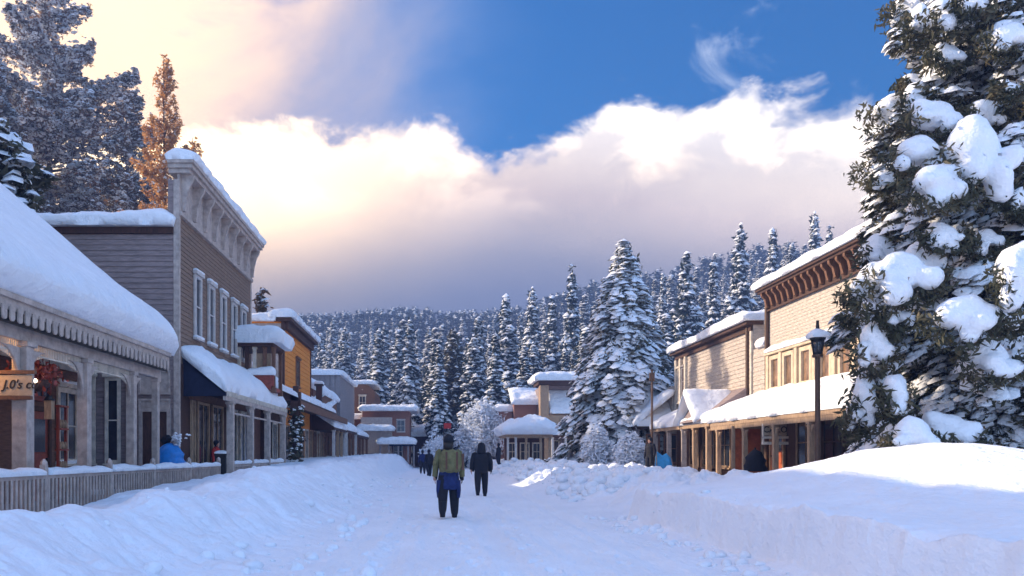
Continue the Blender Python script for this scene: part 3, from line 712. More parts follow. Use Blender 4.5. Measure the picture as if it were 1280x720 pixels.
def door(parent, F, a, z0, w, h, mat, frame, glass=True):
    m = MB(); m.fbox(F, a - w / 2, a + w / 2, z0, z0 + h, 0.03, 0.07); 
    for zz in (z0 + 0.15, z0 + 0.75): m.fbox(F, a - w / 2 + .15, a + w / 2 - .15, zz, zz + 0.45, 0.07, 0.09)
    do = m.build('door', M[mat], parent, 0.01)
    f = MB(); f.fbox(F, a - w / 2 - .12, a - w / 2, z0, z0 + h + .12, 0.03, 0.12); f.fbox(F, a + w / 2, a + w / 2 + .12, z0, z0 + h + .12, 0.03, 0.12)
    f.fbox(F, a - w / 2, a + w / 2, z0 + h, z0 + h + .12, 0.03, 0.12); f.build('door_frame', M[frame], do)
    if glass: MB().fbox(F, a - w / 2 + .15, a + w / 2 - .15, z0 + 1.25, z0 + h - .2, 0.07, 0.08).build('pane', M['glass'], do)
    MB().fbox(F, a + w / 2 - .12, a + w / 2 - .07, z0 + 1.0, z0 + 1.1, 0.07, 0.13).build('handle', M['metal'], do)
    return do
def post(parent, x, y, z0, z1, w, mat, name='post', bracket=0.0, axis='y'):
    m = MB(); h = w / 2
    m.box(x - h, x + h, y - h, y + h, z0, z1)
    m.box(x - h * 1.35, x + h * 1.35, y - h * 1.35, y + h * 1.35, z0, z0 + 0.22)
    m.box(x - h * 1.3, x + h * 1.3, y - h * 1.3, y + h * 1.3, z1 - 0.10, z1 - 0.002)
    if bracket:
        for s in (-1, 1):
            pts = [(x - .035, y + s * h, z1 - 0.12), (x - .035, y + s * h, z1 - 0.12 - bracket * 1.15)]
            for k in range(7):
                a = k / 6 * math.pi / 2
                pts.append((x - .035, y + s * (h + bracket * (1 - math.cos(a))), z1 - 0.12 - bracket * 1.15 * (1 - math.sin(a)) ))
            pts = [pts[0], pts[1]] + pts[2:]
            m.prism(pts, (0.07, 0, 0))
    return m.build(name, M[mat], parent, 0.012)

# ===== near left house with porch =====
h1 = empty('porch_house', (-10, 16, 0), 'near left house with steep deep-snowed roof, white porch posts and scalloped eave', 'house')
XE, XP, XW, Y0, Y1 = -7.85, -8.15, -10.3, 3.0, 23.4
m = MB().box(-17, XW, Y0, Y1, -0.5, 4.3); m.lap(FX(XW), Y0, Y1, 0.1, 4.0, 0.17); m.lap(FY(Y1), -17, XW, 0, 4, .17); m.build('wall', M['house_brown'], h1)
# roof body: steep plane up from the eave
th = math.tan(math.radians(41)); XR = -14.6; ZE = 4.32
rf = MB(); poly = [(XE, Y0, ZE), (XR, Y0, ZE + (XE - XR) * th), (XR - 5.5, Y0, ZE + (XE - XR) * th - 5.5 * th), (XR - 5.5, Y0, ZE - .2), (XE, Y0, ZE - .2)]
rf.prism(poly, (0, Y1 - Y0, 0)); ro = rf.build('roof', M['brown'], h1)
# snow: one thick mass with the far end slumping
def roof_snow():
    U = np.linspace(0, 1, 150) ** 1.0; Vv = np.linspace(0, 1, 90); u, v = np.meshgrid(U, Vv, indexing='ij')
    y = Y0 + (Y1 + 0.25 - Y0) * (1 - (1 - u) ** 1.3)          # along the eave, dense at the far end
    L = (XE - XR) / math.cos(math.radians(41)) + .3
    s = v * L                                            # up the slope
    c, sn = math.cos(math.radians(41)), math.sin(math.radians(41))
    ef = (Y1 + 0.25 - y)
    pe = np.sqrt(np.clip(1 - (1 - np.clip(ef / 0.9, 0, 1)) ** 2, 0, 1)); pl_ = np.sqrt(np.clip(1 - (1 - np.clip(s / 0.55, 0, 1)) ** 2, 0, 1))
    t = (0.62 + 0.10 * fbm(y * 0.25, s * 0.3, 3) + 0.03 * fbm(y * 1.5, s * 1.5, 3)) * pe * pl_
    t = t * (1 + 0.25 * np.exp(-((s - 0.8) / 0.9) ** 2))
    x = XE + 0.05 - s * c + t * sn + 0.16 * 4 * pl_ * (1 - pl_) * pe; z = ZE + 0.02 + s * sn + t * c
    y = y + 0.25 * 4 * pe * (1 - pe)
    P = np.stack([x, y, z], -1); B = np.stack([XE + .0 - s * c, np.minimum(y, Y1 + .2), ZE + .012 + s * sn], -1)
    n = u.size; idx = np.arange(n).reshape(u.shape)
    q = np.stack([idx[:-1, :-1], idx[:-1, 1:], idx[1:, 1:], idx[1:, :-1]], -1).reshape(-1, 4)
    ring = np.concatenate([idx[:, 0], idx[-1, 1:], idx[-2::-1, -1], idx[0, -2:0:-1]]); r2 = np.roll(ring, -1)
    side = np.stack([ring, r2, r2 + n, ring + n], -1)
    me = np_mesh('snow_cover', np.concatenate([P.reshape(-1, 3), B.reshape(-1, 3)]), np.concatenate([q, q[:, ::-1] + n, side]), mats=[M['snow']], org=ORG[h1.name])
    link_mesh('snow_cover', me, ro)
roof_snow()
fa = MB(); fa.box(XE + .002, XE + .05, Y0, Y1, ZE - .26, ZE - .01); fa.box(XE + .05, XE + .11, Y0, Y1, ZE - .06, ZE + .05); fa.box(XP - .1, XP + .1, Y0, Y1, 3.62, 3.9)
fa.box(-9.9, XE, Y1 - .12, Y1 - .02, ZE - .4, ZE - .2)
fa.build('fascia', M['lav'], h1, 0.01)
fr = MB(); y = 8.0
while y < Y1 - .15:
    pts = [(XE + .055, y, ZE - .2), (XE + .055, y + .17, ZE - .2)] + [(XE + .055, y + .085 + .085 * math.cos(a), ZE - .40 - .07 * math.sin(a)) for a in [k * math.pi / 6 for k in range(7)]]
    fr.prism(pts, (0.03, 0, 0)); y += .275
fr.build('scalloped_valance', M['lav'], h1)
MB().box(XE - .03, XE - .002, 8, Y1, ZE - .50, ZE - .27).build('valance_gap_shade', M['metal'], h1)  # dark strip added to stand for the shade between scallops
# lacy brackets, ceiling, floor
MB().box(XW, XP + .05, Y0, Y1, 3.92, 4.0).build('porch_ceiling', M['tan'], h1)
MB().box(XW, XP + .25, Y0, Y1 + .3, -.4, .22).build('porch_floor', M['greywood'], h1)
for (y, w, br) in ((9.6, .26, .7), (12.6, .26, .7), (15.75, .30, .75), (18.5, .24, .7), (21.35, .22, .65), (23.2, .18, 0)):
    post(h1, XP + .02, y, 0.0, 3.62, w, 'lav', bracket=br)
rg = random.Random(2)
for (ya, yb) in ((9.8, 12.4), (12.8, 15.5), (15.95, 18.3), (18.7, 21.2)):      # fretwork friezes
    f = MB(); yy = ya
    while yy < yb:
        hh = .18 + .22 * abs(((yy - ya) / (yb - ya)) * 2 - 1) ** 2
        f.box(XP - .015, XP + .015, yy, yy + .03, 3.62 - hh, 3.62); yy += .075
    f.box(XP - .02, XP + .02, ya, yb, 3.40, 3.43); f.build('fretwork_frieze', M['cream'], h1)
F1 = FX(XW)
window(h1, F1, 22.25, 1.15, 1.25, 2.1, 'cream', mull=(1, 1), fr=.14)
window(h1, F1, 14.0, 1.0, 1.6, 2.2, 'cream', mull=(1, 1), fr=.14)
window(h1, F1, 11.0, 1.0, 1.6, 2.2, 'cream', 'amber', mull=(2, 1), fr=.14)
door(h1, F1, 20.6, .22, .95, 2.3, 'redbrown', 'brown')
tw = window(h1, F1, 20.5, 2.85, 1.5, .85, 'redbrown', mull=(3, 0), snow=False, fr=.07, head=False)
MB().fbox(F1, 16, 23.2, 3.75, 3.9, .03, .1).build('trim', M['cream'], h1)
MB().fbox(F1, 23.15, 23.4, .1, 4.0, .03, .08).build('corner_board', M['cream'], h1)
# things hanging / standing on the porch
def hanging(name, loc, label, cat): return empty(name, loc, label, cat)
b = hanging('hanging_basket', (XP - .5, 17.35, 3.0), 'red and brown hanging basket with lights under the near porch', 'basket')
m = MB(); rb = random.Random(1)
m.loft([(XP - .5, 17.35, 2.78, .08, .08), (XP - .5, 17.35, 2.88, .24, .24), (XP - .5, 17.35, 3.02, .30, .30)], 12); m.build('bowl', M['brown'], b)
rng = np.random.RandomState(9); P = rng.normal(size=(500, 3)) * np.array([.2, .22, .13]) + np.array([XP - .5, 17.35, 3.14])
fv, fq = kites(P, rng, .09, np.array([[0, 0, .3]]), .45); link_mesh('flowers', np_mesh('flowers', fv, fq, mats=[M['redbrown']], smooth=False, org=ORG[b.name]), b)
m = MB(); 
for s in ((-.22, 0), (.22, 0), (0, .22)): m.tube((XP - .5 + s[0], 17.35 + s[1], 3.05), (XP - .5, 17.35, 3.9), .008, n=5)
m.build('chain', M['metal'], b)
m = MB()
for q_ in ((.1, -.28, 2.98), (-.05, .25, 3.05)): m.loft([(XP - .5 + q_[0] , 17.35 + q_[1], q_[2] - .04, .01, .01), (XP - .5 + q_[0], 17.35 + q_[1], q_[2], .045, .045), (XP - .5 + q_[0], 17.35 + q_[1], q_[2] + .04, .01, .01)], 8)
m.build('bulb', M['white_lamp'], b)
l = hanging('wall_lantern', (XP - .55, 18.0, 2.6), 'tan lantern hanging right of the red hanging basket', 'lantern')
m = MB().box(XP - .63, XP - .47, 17.92, 18.08, 2.2, 2.62); m.build('lamp_glass', M['tan'], l)
m = MB().loft([(XP - .55, 18, 2.62, .13, .13), (XP - .55, 18, 2.78, .03, .03)], 8); m.tube((XP - .55, 18, 2.78), (XP - .55, 18, 3.9), .01, n=5); m.build('lamp_cap', M['metal'], l)
l = hanging('porch_lamp', (XP - .7, 15.0, 3.6), 'glowing amber lamp under the porch ceiling at the left edge', 'lamp')
MB().loft([(XP - .7, 15.1, 3.25, .12, .12), (XP - .7, 15.1, 3.5, .2, .2), (XP - .7, 15.1, 3.62, .05, .05)], 12).build('lamp_shade', M['warm_lamp'], l)
MB().tube((XP - .7, 15.1, 3.6), (XP - .7, 15.1, 3.92), .012).build('lamp_rod', M['metal'], l)
# sign board beside first post
sg = hanging('hanging_sign', (-8.4, 15.55, 2.8), 'tan name board with curly dark lettering hung at the first porch post', 'sign')
m = MB(); m.box(-9.4, -7.84, 15.53, 15.57, 2.55, 2.95); m.build('board', M['signface'], sg)
m = MB(); m.box(-9.45, -7.78, 15.5, 15.6, 2.97, 3.04); m.box(-9.45, -7.86, 15.5, 15.6, 2.47, 2.54); m.build('sign_trim', M['midbrown'], sg)
def text(body, loc, size, mat, parent, rot=(math.pi / 2, 0, 0), name='lettering', ext=0.006, shear=0.0):
    cu = bpy.data.curves.new(name, 'FONT'); cu.body = body; cu.size = size; cu.extrude = ext; cu.align_x = 'CENTER'; cu.align_y = 'CENTER'; cu.shear = shear; cu.offset = size * .012
    t = bpy.data.objects.new(name + '_curve', cu); COL.objects.link(t); dg = bpy.context.evaluated_depsgraph_get()
    me = bpy.data.meshes.new_from_object(t.evaluated_get(dg)); bpy.data.objects.remove(t)
    me.materials.append(M[mat]) if not me.materials else None
    me.materials[0] = M[mat]
    o = link_mesh(name, me, parent); o.location = Vector(loc) - ORG[parent.name]; o.rotation_euler = rot; return o
text("J.0's co", (-8.07, 15.52, 2.76), .24, 'ink', sg, shear=.25)
# dark slatted notice rack
rk = hanging('slatted_rack', (XP - .9, 19.4, .22), 'narrow red-brown rack of trinkets on the near porch', 'rack')
m = MB()
for yy in (19.2, 19.6): m.box(XP - .95, XP - .89, yy - .03, yy + .03, .22, 2.6)
for zz in (.5, 1.0, 1.5, 2.0, 2.55): m.box(XP - 1.0, XP - .84, 19.2, 19.6, zz, zz + .04)
m.build('frame', M['redbrown'], rk)
m = MB()
for zz in (.65, 1.15, 1.62, 2.15):
    for k in range(3): m.loft([(XP - .9, 19.27 + .13 * k, zz - .1, .03, .03), (XP - .9, 19.27 + .13 * k, zz, .055, .05), (XP - .9, 19.27 + .13 * k, zz + .1, .02, .02)], 7)
m.build('trinkets', M['tan'], rk)

# ===== picket fence =====
fn = empty('picket_fence', (-7.75, 20, 0), 'weathered picket fence with snow along its rail in front of the near left porch', 'fence')
XF = -7.72; ysf = [9.5, 12.6, 15.75, 18.9, 21.8, 25.0, 28.4]
zr = lambda y: 1.02
for y in ysf[1:]:
    m = MB().box(XF - .06, XF + .06, y - .06, y + .06, -.3, 1.2); m.loft([(XF, y, 1.2, .08, .08), (XF, y, 1.26, .075, .075), (XF, y, 1.32, .02, .02)], 4, 4); m.build('post', M['lav'], fn, .008)
for k in range(len(ysf) - 1):
    a, b = ysf[k] + .06, ysf[k + 1] - .06; m = MB()
    m.box(XF - .05, XF + .05, a, b, .93, 1.0); m.box(XF - .03, XF + .03, a, b, .15, .22)
    n = int((b - a) / .155)
    for i in range(n):
        yy = a + (b - a) * (i + .5) / n; m.box(XF - .012 + .03, XF + .012 + .03, yy - .04, yy + .04, .05, .93)
    m.build('picket_panel', M['lav'], fn)
snow_cap('snow_cover', fn, [((XF - .12, ysf[k] + .05, 1.0), (0, ysf[k + 1] - ysf[k] - .1, 0), (.24, 0, 0), .14, .12, k * 3.1, .06) for k in range(len(ysf) - 1)])

# ===== tall taupe building with bracketed false front =====
XB, YB0, YB1 = -9.0, 27.9, 38.8
hb = empty('clapboard_building', (-12, 33, 0), 'tall taupe clapboard building with bracketed white cornice and navy awning', 'building')
m = MB().box(-20, XB, YB0, YB1, -.5, 9.2); m.box(XB - .35, XB, YB0, YB1, 9.2, 11.0); m.lap(FY(YB0), -20, XB - .12, .2, 9.1, .19, .026)
m.build('side_wall', M['taupe'], hb)
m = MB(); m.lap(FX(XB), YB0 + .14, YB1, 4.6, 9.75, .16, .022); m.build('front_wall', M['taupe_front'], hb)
m = MB(); m.box(XB - .14, XB + .06, YB0 - .06, YB0 + .12, 0, 11.0); m.box(XB - .02, XB + .06, YB1 - .12, YB1 + .02, 3, 11.0); m.build('corner_board', M['lav'], hb, .01)
MB().box(-20, XB - .14, YB0 - .12, YB0 + .1, 9.1, 9.32).build('eave_board', M['brown'], hb)
snow_cap('snow_cover', hb, [((-20, YB0 - .35, 9.32), (10.88, 0, 0), (0, 9, .3), .62, .5, 4, .10), ((XB - .35, YB0 - .25, 11.62), (0, YB1 - YB0 + .5, 0), (.98, 0, 0), .42, .32, 9, .10)])
c = MB(); c.box(XB - .3, XB + .55, YB0 - .2, YB1 + .2, 11.35, 11.5); c.box(XB - .3, XB + .62, YB0 - .26, YB1 + .26, 11.5, 11.62); c.box(XB - .3, XB + .45, YB0 - .12, YB1 + .12, 11.2, 11.35); c.box(XB - .02, XB + .08, YB0 - .02, YB1, 9.75, 11.2); c.box(XB + .08, XB + .14, YB0 - .02, YB1, 9.75, 9.9)
co = c.build('cornice', M['lav'], hb, .01)
nb = 9
for i in range(nb):
    y = YB0 + .25 + (YB1 - YB0 - .5) * i / (nb - 1)
    pr = [(XB + .08, y - .09, 11.2), (XB + .5, y - .09, 11.2), (XB + .48, y - .09, 11.05), (XB + .36, y - .09, 10.85), (XB + .24, y - .09, 10.4), (XB + .2, y - .09, 9.95), (XB + .08, y - .09, 9.95)]
    MB().prism(pr, (0, .14, 0)).build('bracket', M['lav'], co)
for i, y in enumerate((30.0, 31.8, 33.6, 35.4, 37.1)): window(hb, FX(XB), y, 5.75, .85, 2.35, 'white', mull=(0, 1), fr=.12, out=.12)
# camera-facing ground floor: panels, door, tall window
FB = FY(YB0)
m = MB()
for (x0, x1, z0, z1) in ((-10.35, -9.25, 3.5, 4.35), (-10.35, -9.25, 2.95, 3.35)):
    m.fbox(FB, x0, x1, z0, z1, .03, .05); m.fbox(FB, x0, x1, z1 - .07, z1, .05, .09); m.fbox(FB, x0, x1, z0, z0 + .07, .05, .09); m.fbox(FB, x0, x0 + .07, z0 + .07, z1 - .07, .05, .09); m.fbox(FB, x1 - .07, x1, z0 + .07, z1 - .07, .05, .09)
m.build('panel', M['lav'], hb)
door(hb, FB, -9.78, .2, .85, 2.7, 'brown', 'lav', glass=False)
window(hb, FB, -11.25, 1.1, .55, 3.0, 'cream', mull=(0, 1), fr=.12, snow=False)
window(hb, FB, -12.1, 1.1, .5, 3.0, 'cream', mull=(0, 1), fr=.12, snow=False)
m = MB(); m.fbox(FB, -10.75, -10.5, .2, 4.3, .03, .16); m.build('pilaster', M['cream'], hb)
# awning
XA = -7.45; aw = MB(); YA0, YA1 = 28.35, 40.0
aw.prism([(XB + .03, YA0, 4.75), (XA, YA0, 3.62), (XA, YA0, 3.48), (XB + .03, YA0, 3.48)], (0, .05, 0))
aw.prism([(XB + .03, YA0, 4.82), (XA - .05, YA0, 3.66), (XA - .05, YA0, 3.58), (XB + .03, YA0, 4.74)], (0, YA1 - YA0, 0))
ao = aw.build('awning', M['navy'], hb)
snow_cap('snow_cover', ao, [((XA - .02, YA0 - .1, 3.64), (0, YA1 - YA0 + .15, 0), (XB - XA + .04, 0, 1.22), .66, .45, 5, .12)])
MB().box(XA - .1, XA, YA0, YA1, 3.34, 3.5).build('awning_beam', M['lav'], ao)
fr = MB(); y = YA0 + .1
while y < YA1: fr.box(XA + .002, XA + .03, y, y + .1, 3.5, 3.68); y += .2
fr.build('dentil_trim', M['cream'], ao)
for y in (29.2, 32.35, 35.6, 39.2): post(hb, XA - .05, y, .1, 3.34, .24, 'lav', bracket=.35)
MB().box(XB, XA + .15, YB0 + .3, YA1, -.4, .3).build('porch_floor', M['greywood'], hb)
m = MB()
for (a, b_) in ((29.4, 32.2), (32.55, 35.45), (35.8, 39.0)):
    m.box(XA - .09, XA - .01, a, b_, .95, 1.05); n = int((b_ - a) / .2)
    for i in range(n): m.box(XA - .07, XA - .03, a + (b_ - a) * (i + .3) / n, a + (b_ - a) * (i + .7) / n, .2, .95)
    m.box(XA - .07, XA - .03, a, b_, 2.9, 2.97)
ra = m.build('railing', M['lav'], hb)
snow_cap('snow_cover', ra, [((XA - .13, a, 1.05), (0, b_ - a, 0), (.16, 0, 0), .16, .1, a, .05) for a, b_ in ((29.4, 32.2), (32.55, 35.45), (35.8, 39.0))])
MB().fbox(FX(XB), YB0 + .14, YB1, .3, 4.6, .0, .05).build('storefront_wall', M['brown'], hb)
for i, (y, w, mt) in enumerate(((29.3, .5, 'tan'), (30.6, 1.5, 'tan'), (32.6, 1.6, 'tan'), (35.0, 1.7, 'cream'), (37.2, 1.7, 'cream'))):
    window(hb, FX(XB), y, .9, w, 2.5, mt, 'glass', mull=(1, 0), d=.06, out=.14, snow=False, head=False)
m = MB(); m.fbox(FX(XB), 28.9, 38.4, 3.42, 3.7, .06, .14); m.build('sign_band', M['midbrown'], hb)

# small second-storey balcony roof on posts
bal = empty('balcony_house', (-8.4, 40.5, 0), 'narrow brown house with a snow-loaded balcony roof next to the tall taupe building', 'house')
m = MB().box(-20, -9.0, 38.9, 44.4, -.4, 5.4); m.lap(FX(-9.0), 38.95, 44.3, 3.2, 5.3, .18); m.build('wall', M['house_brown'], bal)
MB().box(-10.6, -7.3, 35.9, 38.6, 6.28, 6.42).build('balcony_roof', M['brown'], bal)
snow_cap('snow_cover', bal, [((-10.9, 35.7, 6.42), (3.95, 0, 0), (0, 3.1, 0), .82, .3, 3, .10), ((-20, 38.85, 5.42), (11.2, 0, 0), (0, 5.6, 0), .5, .4, 8, .1)])
for x, y, mt in ((-8.9, 36.2, 'cream'), (-8.55, 36.2, 'brown'), (-8.2, 36.2, 'cream'), (-7.75, 36.2, 'midbrown'), (-7.35, 36.2, 'midbrown'), (-7.45, 38.3, 'midbrown')): post(bal, x, y, 4.2, 6.28, .16, mt)
m = MB().box(-8.2, -7.5, 36.3, 36.4, 5.3, 6.0); m.build('hanging_panel', M['tan'], bal)
m = MB().box(-8.9, -7.42, 36.0, 38.6, 4.35, 4.5); m.box(-8.9, -7.3, 35.98, 36.1, 4.5, 5.0); m.build('balcony_deck', M['redbrown'], bal)
snow_cap('snow_cover', bal, [((-8.5, 35.85, 4.98), (1.25, 0, 0), (0, .35, 0), .35, .15, 8, .06)])

# ===== boarded false front, orange sun glow put into its board colour =====
og = empty('orange_glow_house', (-11, 50, 0), 'boarded false-front house, orange sun glow put in its colour, with slanting snow-topped parapet', 'house')
XO, YO0, YO1 = -8.6, 45.0, 54.6
m = MB().box(-18, XO, YO0, YO1, -.4, 8.9); m.lap(FX(XO), YO0 + .12, YO1, 4.9, 8.6, .26, .035); m.build('wall', M['orange'], og)
m = MB(); m.lap(FY(YO0), -18, XO, 1, 8.8, .2); m.build('side_wall', M['lav'], og)
m = MB(); m.box(XO - .5, XO + .5, YO0 - .25, YO1 + .25, 8.9, 9.1); m.fbox(FX(XO), YO0, YO1, 8.5, 8.9, .04, .28); m.build('cornice', M['brown'], og, .01)
m = MB(); m.box(XO - .1, XO + .08, YO0 - .07, YO0 + .12, 3, 8.9); m.box(XO - .1, XO + .08, YO1 - .07, YO1 + .1, 3, 8.9); m.build('corner_board', M['brown'], og)
snow_cap('snow_cover', og, [((XO - .75, YO0 - .35, 9.1), (0, YO1 - YO0 + .7, 0), (1.4, 0, 0), .45, .3, 2, .1), ((-18, YO0 - .3, 8.9), (9, 0, 0), (0, 9, 0), .5, .3, 3, .1)])
window(og, FX(XO), 49.5, 5.6, 1.3, 1.7, 'midbrown', 'glass', snow=False)
# lower shed roof and porch of the orange house
m = MB(); m.prism([(XO + .04, 40.6, 5.0), (-7.0, 40.6, 4.3), (-7.0, 40.6, 4.15), (XO + .04, 40.6, 4.15)], (0, 15.4, 0)); sh = m.build('shed_roof', M['brown'], og)
snow_cap('snow_cover', sh, [((-6.98, 40.4, 4.3), (0, 15.8, 0), (-1.6, 0, .7), .28, .2, 7, .08)])
m = MB(); m.box(-6.95, -6.85, 40.6, 62, 3.75, 4.15); m.build('sign_band', M['midbrown'], og)
m = MB(); m.box(-9.6, -8.62, 41, 62, -.4, 4.1); m.build('storefront_wall', M['brown'], og)
for i in range(11):
    window(og, FX(-8.62), 42.5 + i * 1.75, .9, 1.3, 2.2, 'tan' if i % 3 else 'cream', 'curtain' if i % 2 else 'glass', snow=False, head=False, mull=(1, 0))

# garland-wrapped dark pole
gp = empty('garland_post', (-7.15, 40.8, 0), 'dark tall post wrapped in garland with snow clumps beside the navy awning', 'post')
m = MB().tube((-7.15, 40.8, -.3), (-7.15, 40.8, 4.9), .17, .15, 10); m.box(-7.4, -6.9, 40.6, 41.0, 3.4, 4.6); m.build('pole', M['brown'], gp)
rng = np.random.RandomState(4); t = rng.uniform(0, 1, 1500); a = t * 60 + rng.normal(size=1500) * .5
P = np.stack([-7.15 + np.cos(a) * .26, 40.8 + np.sin(a) * .26, .3 + t * 3.6], -1) + rng.normal(size=(1500, 3)) * .07
fv, fq = kites(P, rng, .13, np.array([[0, 0, -.3]]), .4); link_mesh('garland', np_mesh('garland', fv, fq, mats=[M['needles']], smooth=False, org=ORG[gp.name]), gp)
sv, sq, st = domes(P[:160] + np.array([0, 0, .05]), np.full(160, .1), rng, 6, .6, 2); link_mesh('snow_cover', np_mesh('snow_cover', sv, sq, st, mats=[M['snow']], org=ORG[gp.name]), gp)

# ===== low brown porch row =====
def porch_row(name, label, y0, y1, ze, xe=-7.0, xw=-8.6, z1=None, posts=4, mat='midbrown', postmat='tan'):
    r = empty(name, (xw, (y0 + y1) / 2, 0), label, 'shop'); z1 = z1 or ze + 1.1
    m = MB().box(-16, xw, y0, y1, -.4, z1 + .4); m.build('wall', M[mat], r)
    m = MB().prism([(xw, y0, z1), (xe, y0, ze), (xe, y0, ze - .18), (xw, y0, ze - .18)], (0, y1 - y0, 0)); po = m.build('porch_roof', M['brown'], r)
    snow_cap('snow_cover', po, [((xe + .03, y0 - .1, ze), (0, y1 - y0 + .1, 0), (xw - xe - .1, 0, z1 - ze), .42, .25, y0, .1)])
    snow_cap('snow_cover', r, [((-16, y0, z1 + .42), (16 + xw, 0, 0), (0, y1 - y0, 1.3), .5, .3, y0 + 1, .12)])
    for i in range(posts): post(r, xe - .1, y0 + .3 + (y1 - y0 - .6) * i / (posts - 1), .2, ze - .18, .2, postmat if i % 3 else 'white', bracket=.25)
    n = max(2, int((y1 - y0) / 2.4))
    for i in range(n): window(r, FX(xw), y0 + (y1 - y0) * (i + .5) / n, .9, 1.4, 2.0, 'tan' if i % 2 else 'midbrown', 'curtain', snow=False, head=False)
    return r
porch_row('porch_shop', 'low brown shop with snowy porch roof after the orange house', 55.2, 62.6, 3.3, posts=4)
porch_row('porch_shop', 'second low brown shop with snowy porch roof before the grey plank front', 63.0, 71.0, 3.35, posts=4, postmat='midbrown')
# grey vertical plank false front
gf = empty('plank_building', (-9, 76, 0), 'narrow false front of grey vertical planks with snow cap', 'building')
m = MB().box(-16, -8.6, 71.3, 84, -.4, 8.5)
for i in range(26):
    m.box(-8.6, -8.55, 71.4 + i * .48, 71.8 + i * .48, 2.9, 8.4)
for i in range(14): m.box(-8.9 - i * .48, -8.55 - i * .48, 71.24, 71.3, 2.9, 8.5)
m.build('wall', M['greywood'], gf)
snow_cap('snow_cover', gf, [((-12, 71, 8.5), (3.7, 0, 0), (0, 13, 0), .55, .35, 6, .12)])
m = MB().prism([(-8.6, 71.2, 3.9), (-7.0, 71.2, 3.2), (-7.0, 71.2, 3.0), (-8.6, 71.2, 3.0)], (0, 12, 0)); po = m.build('porch_roof', M['brown'], gf)
snow_cap('snow_cover', po, [((-6.95, 71.1, 3.2), (0, 12, 0), (-1.55, 0, .7), .4, .25, 6, .1)])
for y in (72, 75, 78, 82.5): post(gf, -7.15, y, .2, 3.0, .22, 'midbrown')
# lower snow roof in front of the plank building
lr = empty('low_roof_shed', (-10, 66, 0), 'low shed whose snow roof shows between the orange house and the plank front', 'shed')
m = MB().box(-12.5, -8.75, 57, 70.5, 4.85, 6.2); m.build('wall', M['midbrown'], lr)
snow_cap('snow_cover', lr, [((-8.6, 56.8, 6.0), (0, 14, 0), (-3.4, 0, 1.9), .7, .4, 6, .12)])
# chimney vent
cv = empty('chimney_stack', (-7.9, 56, 4.2), 'dark little chimney stack with snow cap beside the orange house', 'chimney')
MB().box(-8.35, -7.95, 55.6, 56.0, 4.2, 6.2).build('stack', M['brown'], cv); MB().box(-8.45, -7.85, 55.5, 56.1, 6.2, 6.32).build('chimney_cap', M['metal'], cv)
snow_cap('snow_cover', cv, [((-8.45, 55.5, 6.32), (.6, 0, 0), (0, .6, 0), .22, .2, 2, .03)])
# arched brown front
ab = empty('arched_building', (-7.5, 88, 0), 'brown false front with rounded arched top and snow balcony', 'building')
pts = []
for k in range(13):
    a = math.pi * k / 12; pts.append((-6.75 - 1.35 - 1.35 * math.cos(math.pi - a) * -1, 88, 7.9 + 1.3 * math.sin(a)))
pts = [(-9.45, 88, -.4)] + [(-8.1 + 1.35 * math.cos(math.pi - math.pi * k / 12), 88, 7.9 + 1.3 * math.sin(math.pi * k / 12)) for k in range(13)] + [(-6.75, 88, -.4)]
MB().prism(pts, (0, 9, 0)).build('wall', M['midbrown'], ab)
window(ab, FY(88), -8.1, 6.4, .8, 1.5, 'cream', 'glass', snow=False)
window(ab, FY(88), -8.6, .9, .7, 2.4, 'tan', 'glass', snow=False); window(ab, FY(88), -7.5, .9, .7, 2.4, 'white', 'glass', snow=False)
m = MB().box(-9.5, -6.4, 86.6, 88, 5.0, 5.25); m.build('balcony', M['brown'], ab)
snow_cap('snow_cover', ab, [((-9.6, 86.5, 5.25), (3.3, 0, 0), (0, 1.5, 0), .65, .35, 4, .12), ((-9.5, 88.2, 9.2), (2.8, 0, 0), (0, 8, 0), .5, .5, 3, .15), ((-12, 88.2, 8.2), (4, 0, 0), (0, 8, 0), .9, .6, 5, .15)])
for x in (-9.2, -8.2, -7.2, -6.6): post(ab, x, 86.8, 0, 5.0, .22, 'midbrown')
# salmon brick house
bk = empty('brick_house', (-4.6, 112, 0), 'small salmon brick house with snow-covered porch at the left street end', 'house')
MB().box(-10.5, -3.9, 112, 121, -.4, 7.8).build('wall', M['brick'], bk)
MB().box(-10.6, -6.3, 110.8, 111.95, -.4, 6.9).build('white_wing', M['lav'], bk)
window(bk, FY(112), -5.1, 4.9, 1.2, 1.7, 'white', 'glass', snow=False); window(bk, FY(112), -5.5, 1.2, 1.4, 1.9, 'white', 'glass', snow=False)
m = MB().box(-6.6, -3.3, 109, 112, 2.9, 3.15); m.build('porch_roof', M['navy'], bk)
snow_cap('snow_cover', bk, [((-10.8, 110.5, 7.8), (8.0, 0, 0), (0, 10, 0), .9, .5, 4, .2), ((-11, 109.5, 5.0), (5, 0, 0), (0, 2.4, 0), .9, .5, 2, .2), ((-8.2, 108.6, 3.15), (5.2, 0, 0), (0, 3.4, 0), .9, .6, 7, .2)])
for x in (-7.8, -6.6, -5.3, -4.0, -3.2): post(bk, x, 109.2, 0, 2.95, .22, 'greywood')
hut = empty('snowed_hut', (-2.6, 116, 0), 'brown hut under a domed snow load at the left street end', 'hut')
m = MB().box(-3.6, 0.2, 114, 119, -.4, 4.3); m.build('wall', M['brown'], hut); window(hut, FY(114), -1.6, 1.2, 1.2, 1.6, 'tan', 'curtain', snow=False)
snow_cap('snow_cover', hut, [((-4.0, 113.5, 4.3), (5.0, 0, 0), (0, 6, 0), 1.7, 1.9, 4, .3)])

bk.location = (-3.35, 85, .1); bk.scale = (.76, .76, .76)
hut.location = (-1.9, 92, .1); hut.scale = (.78, .78, .78)
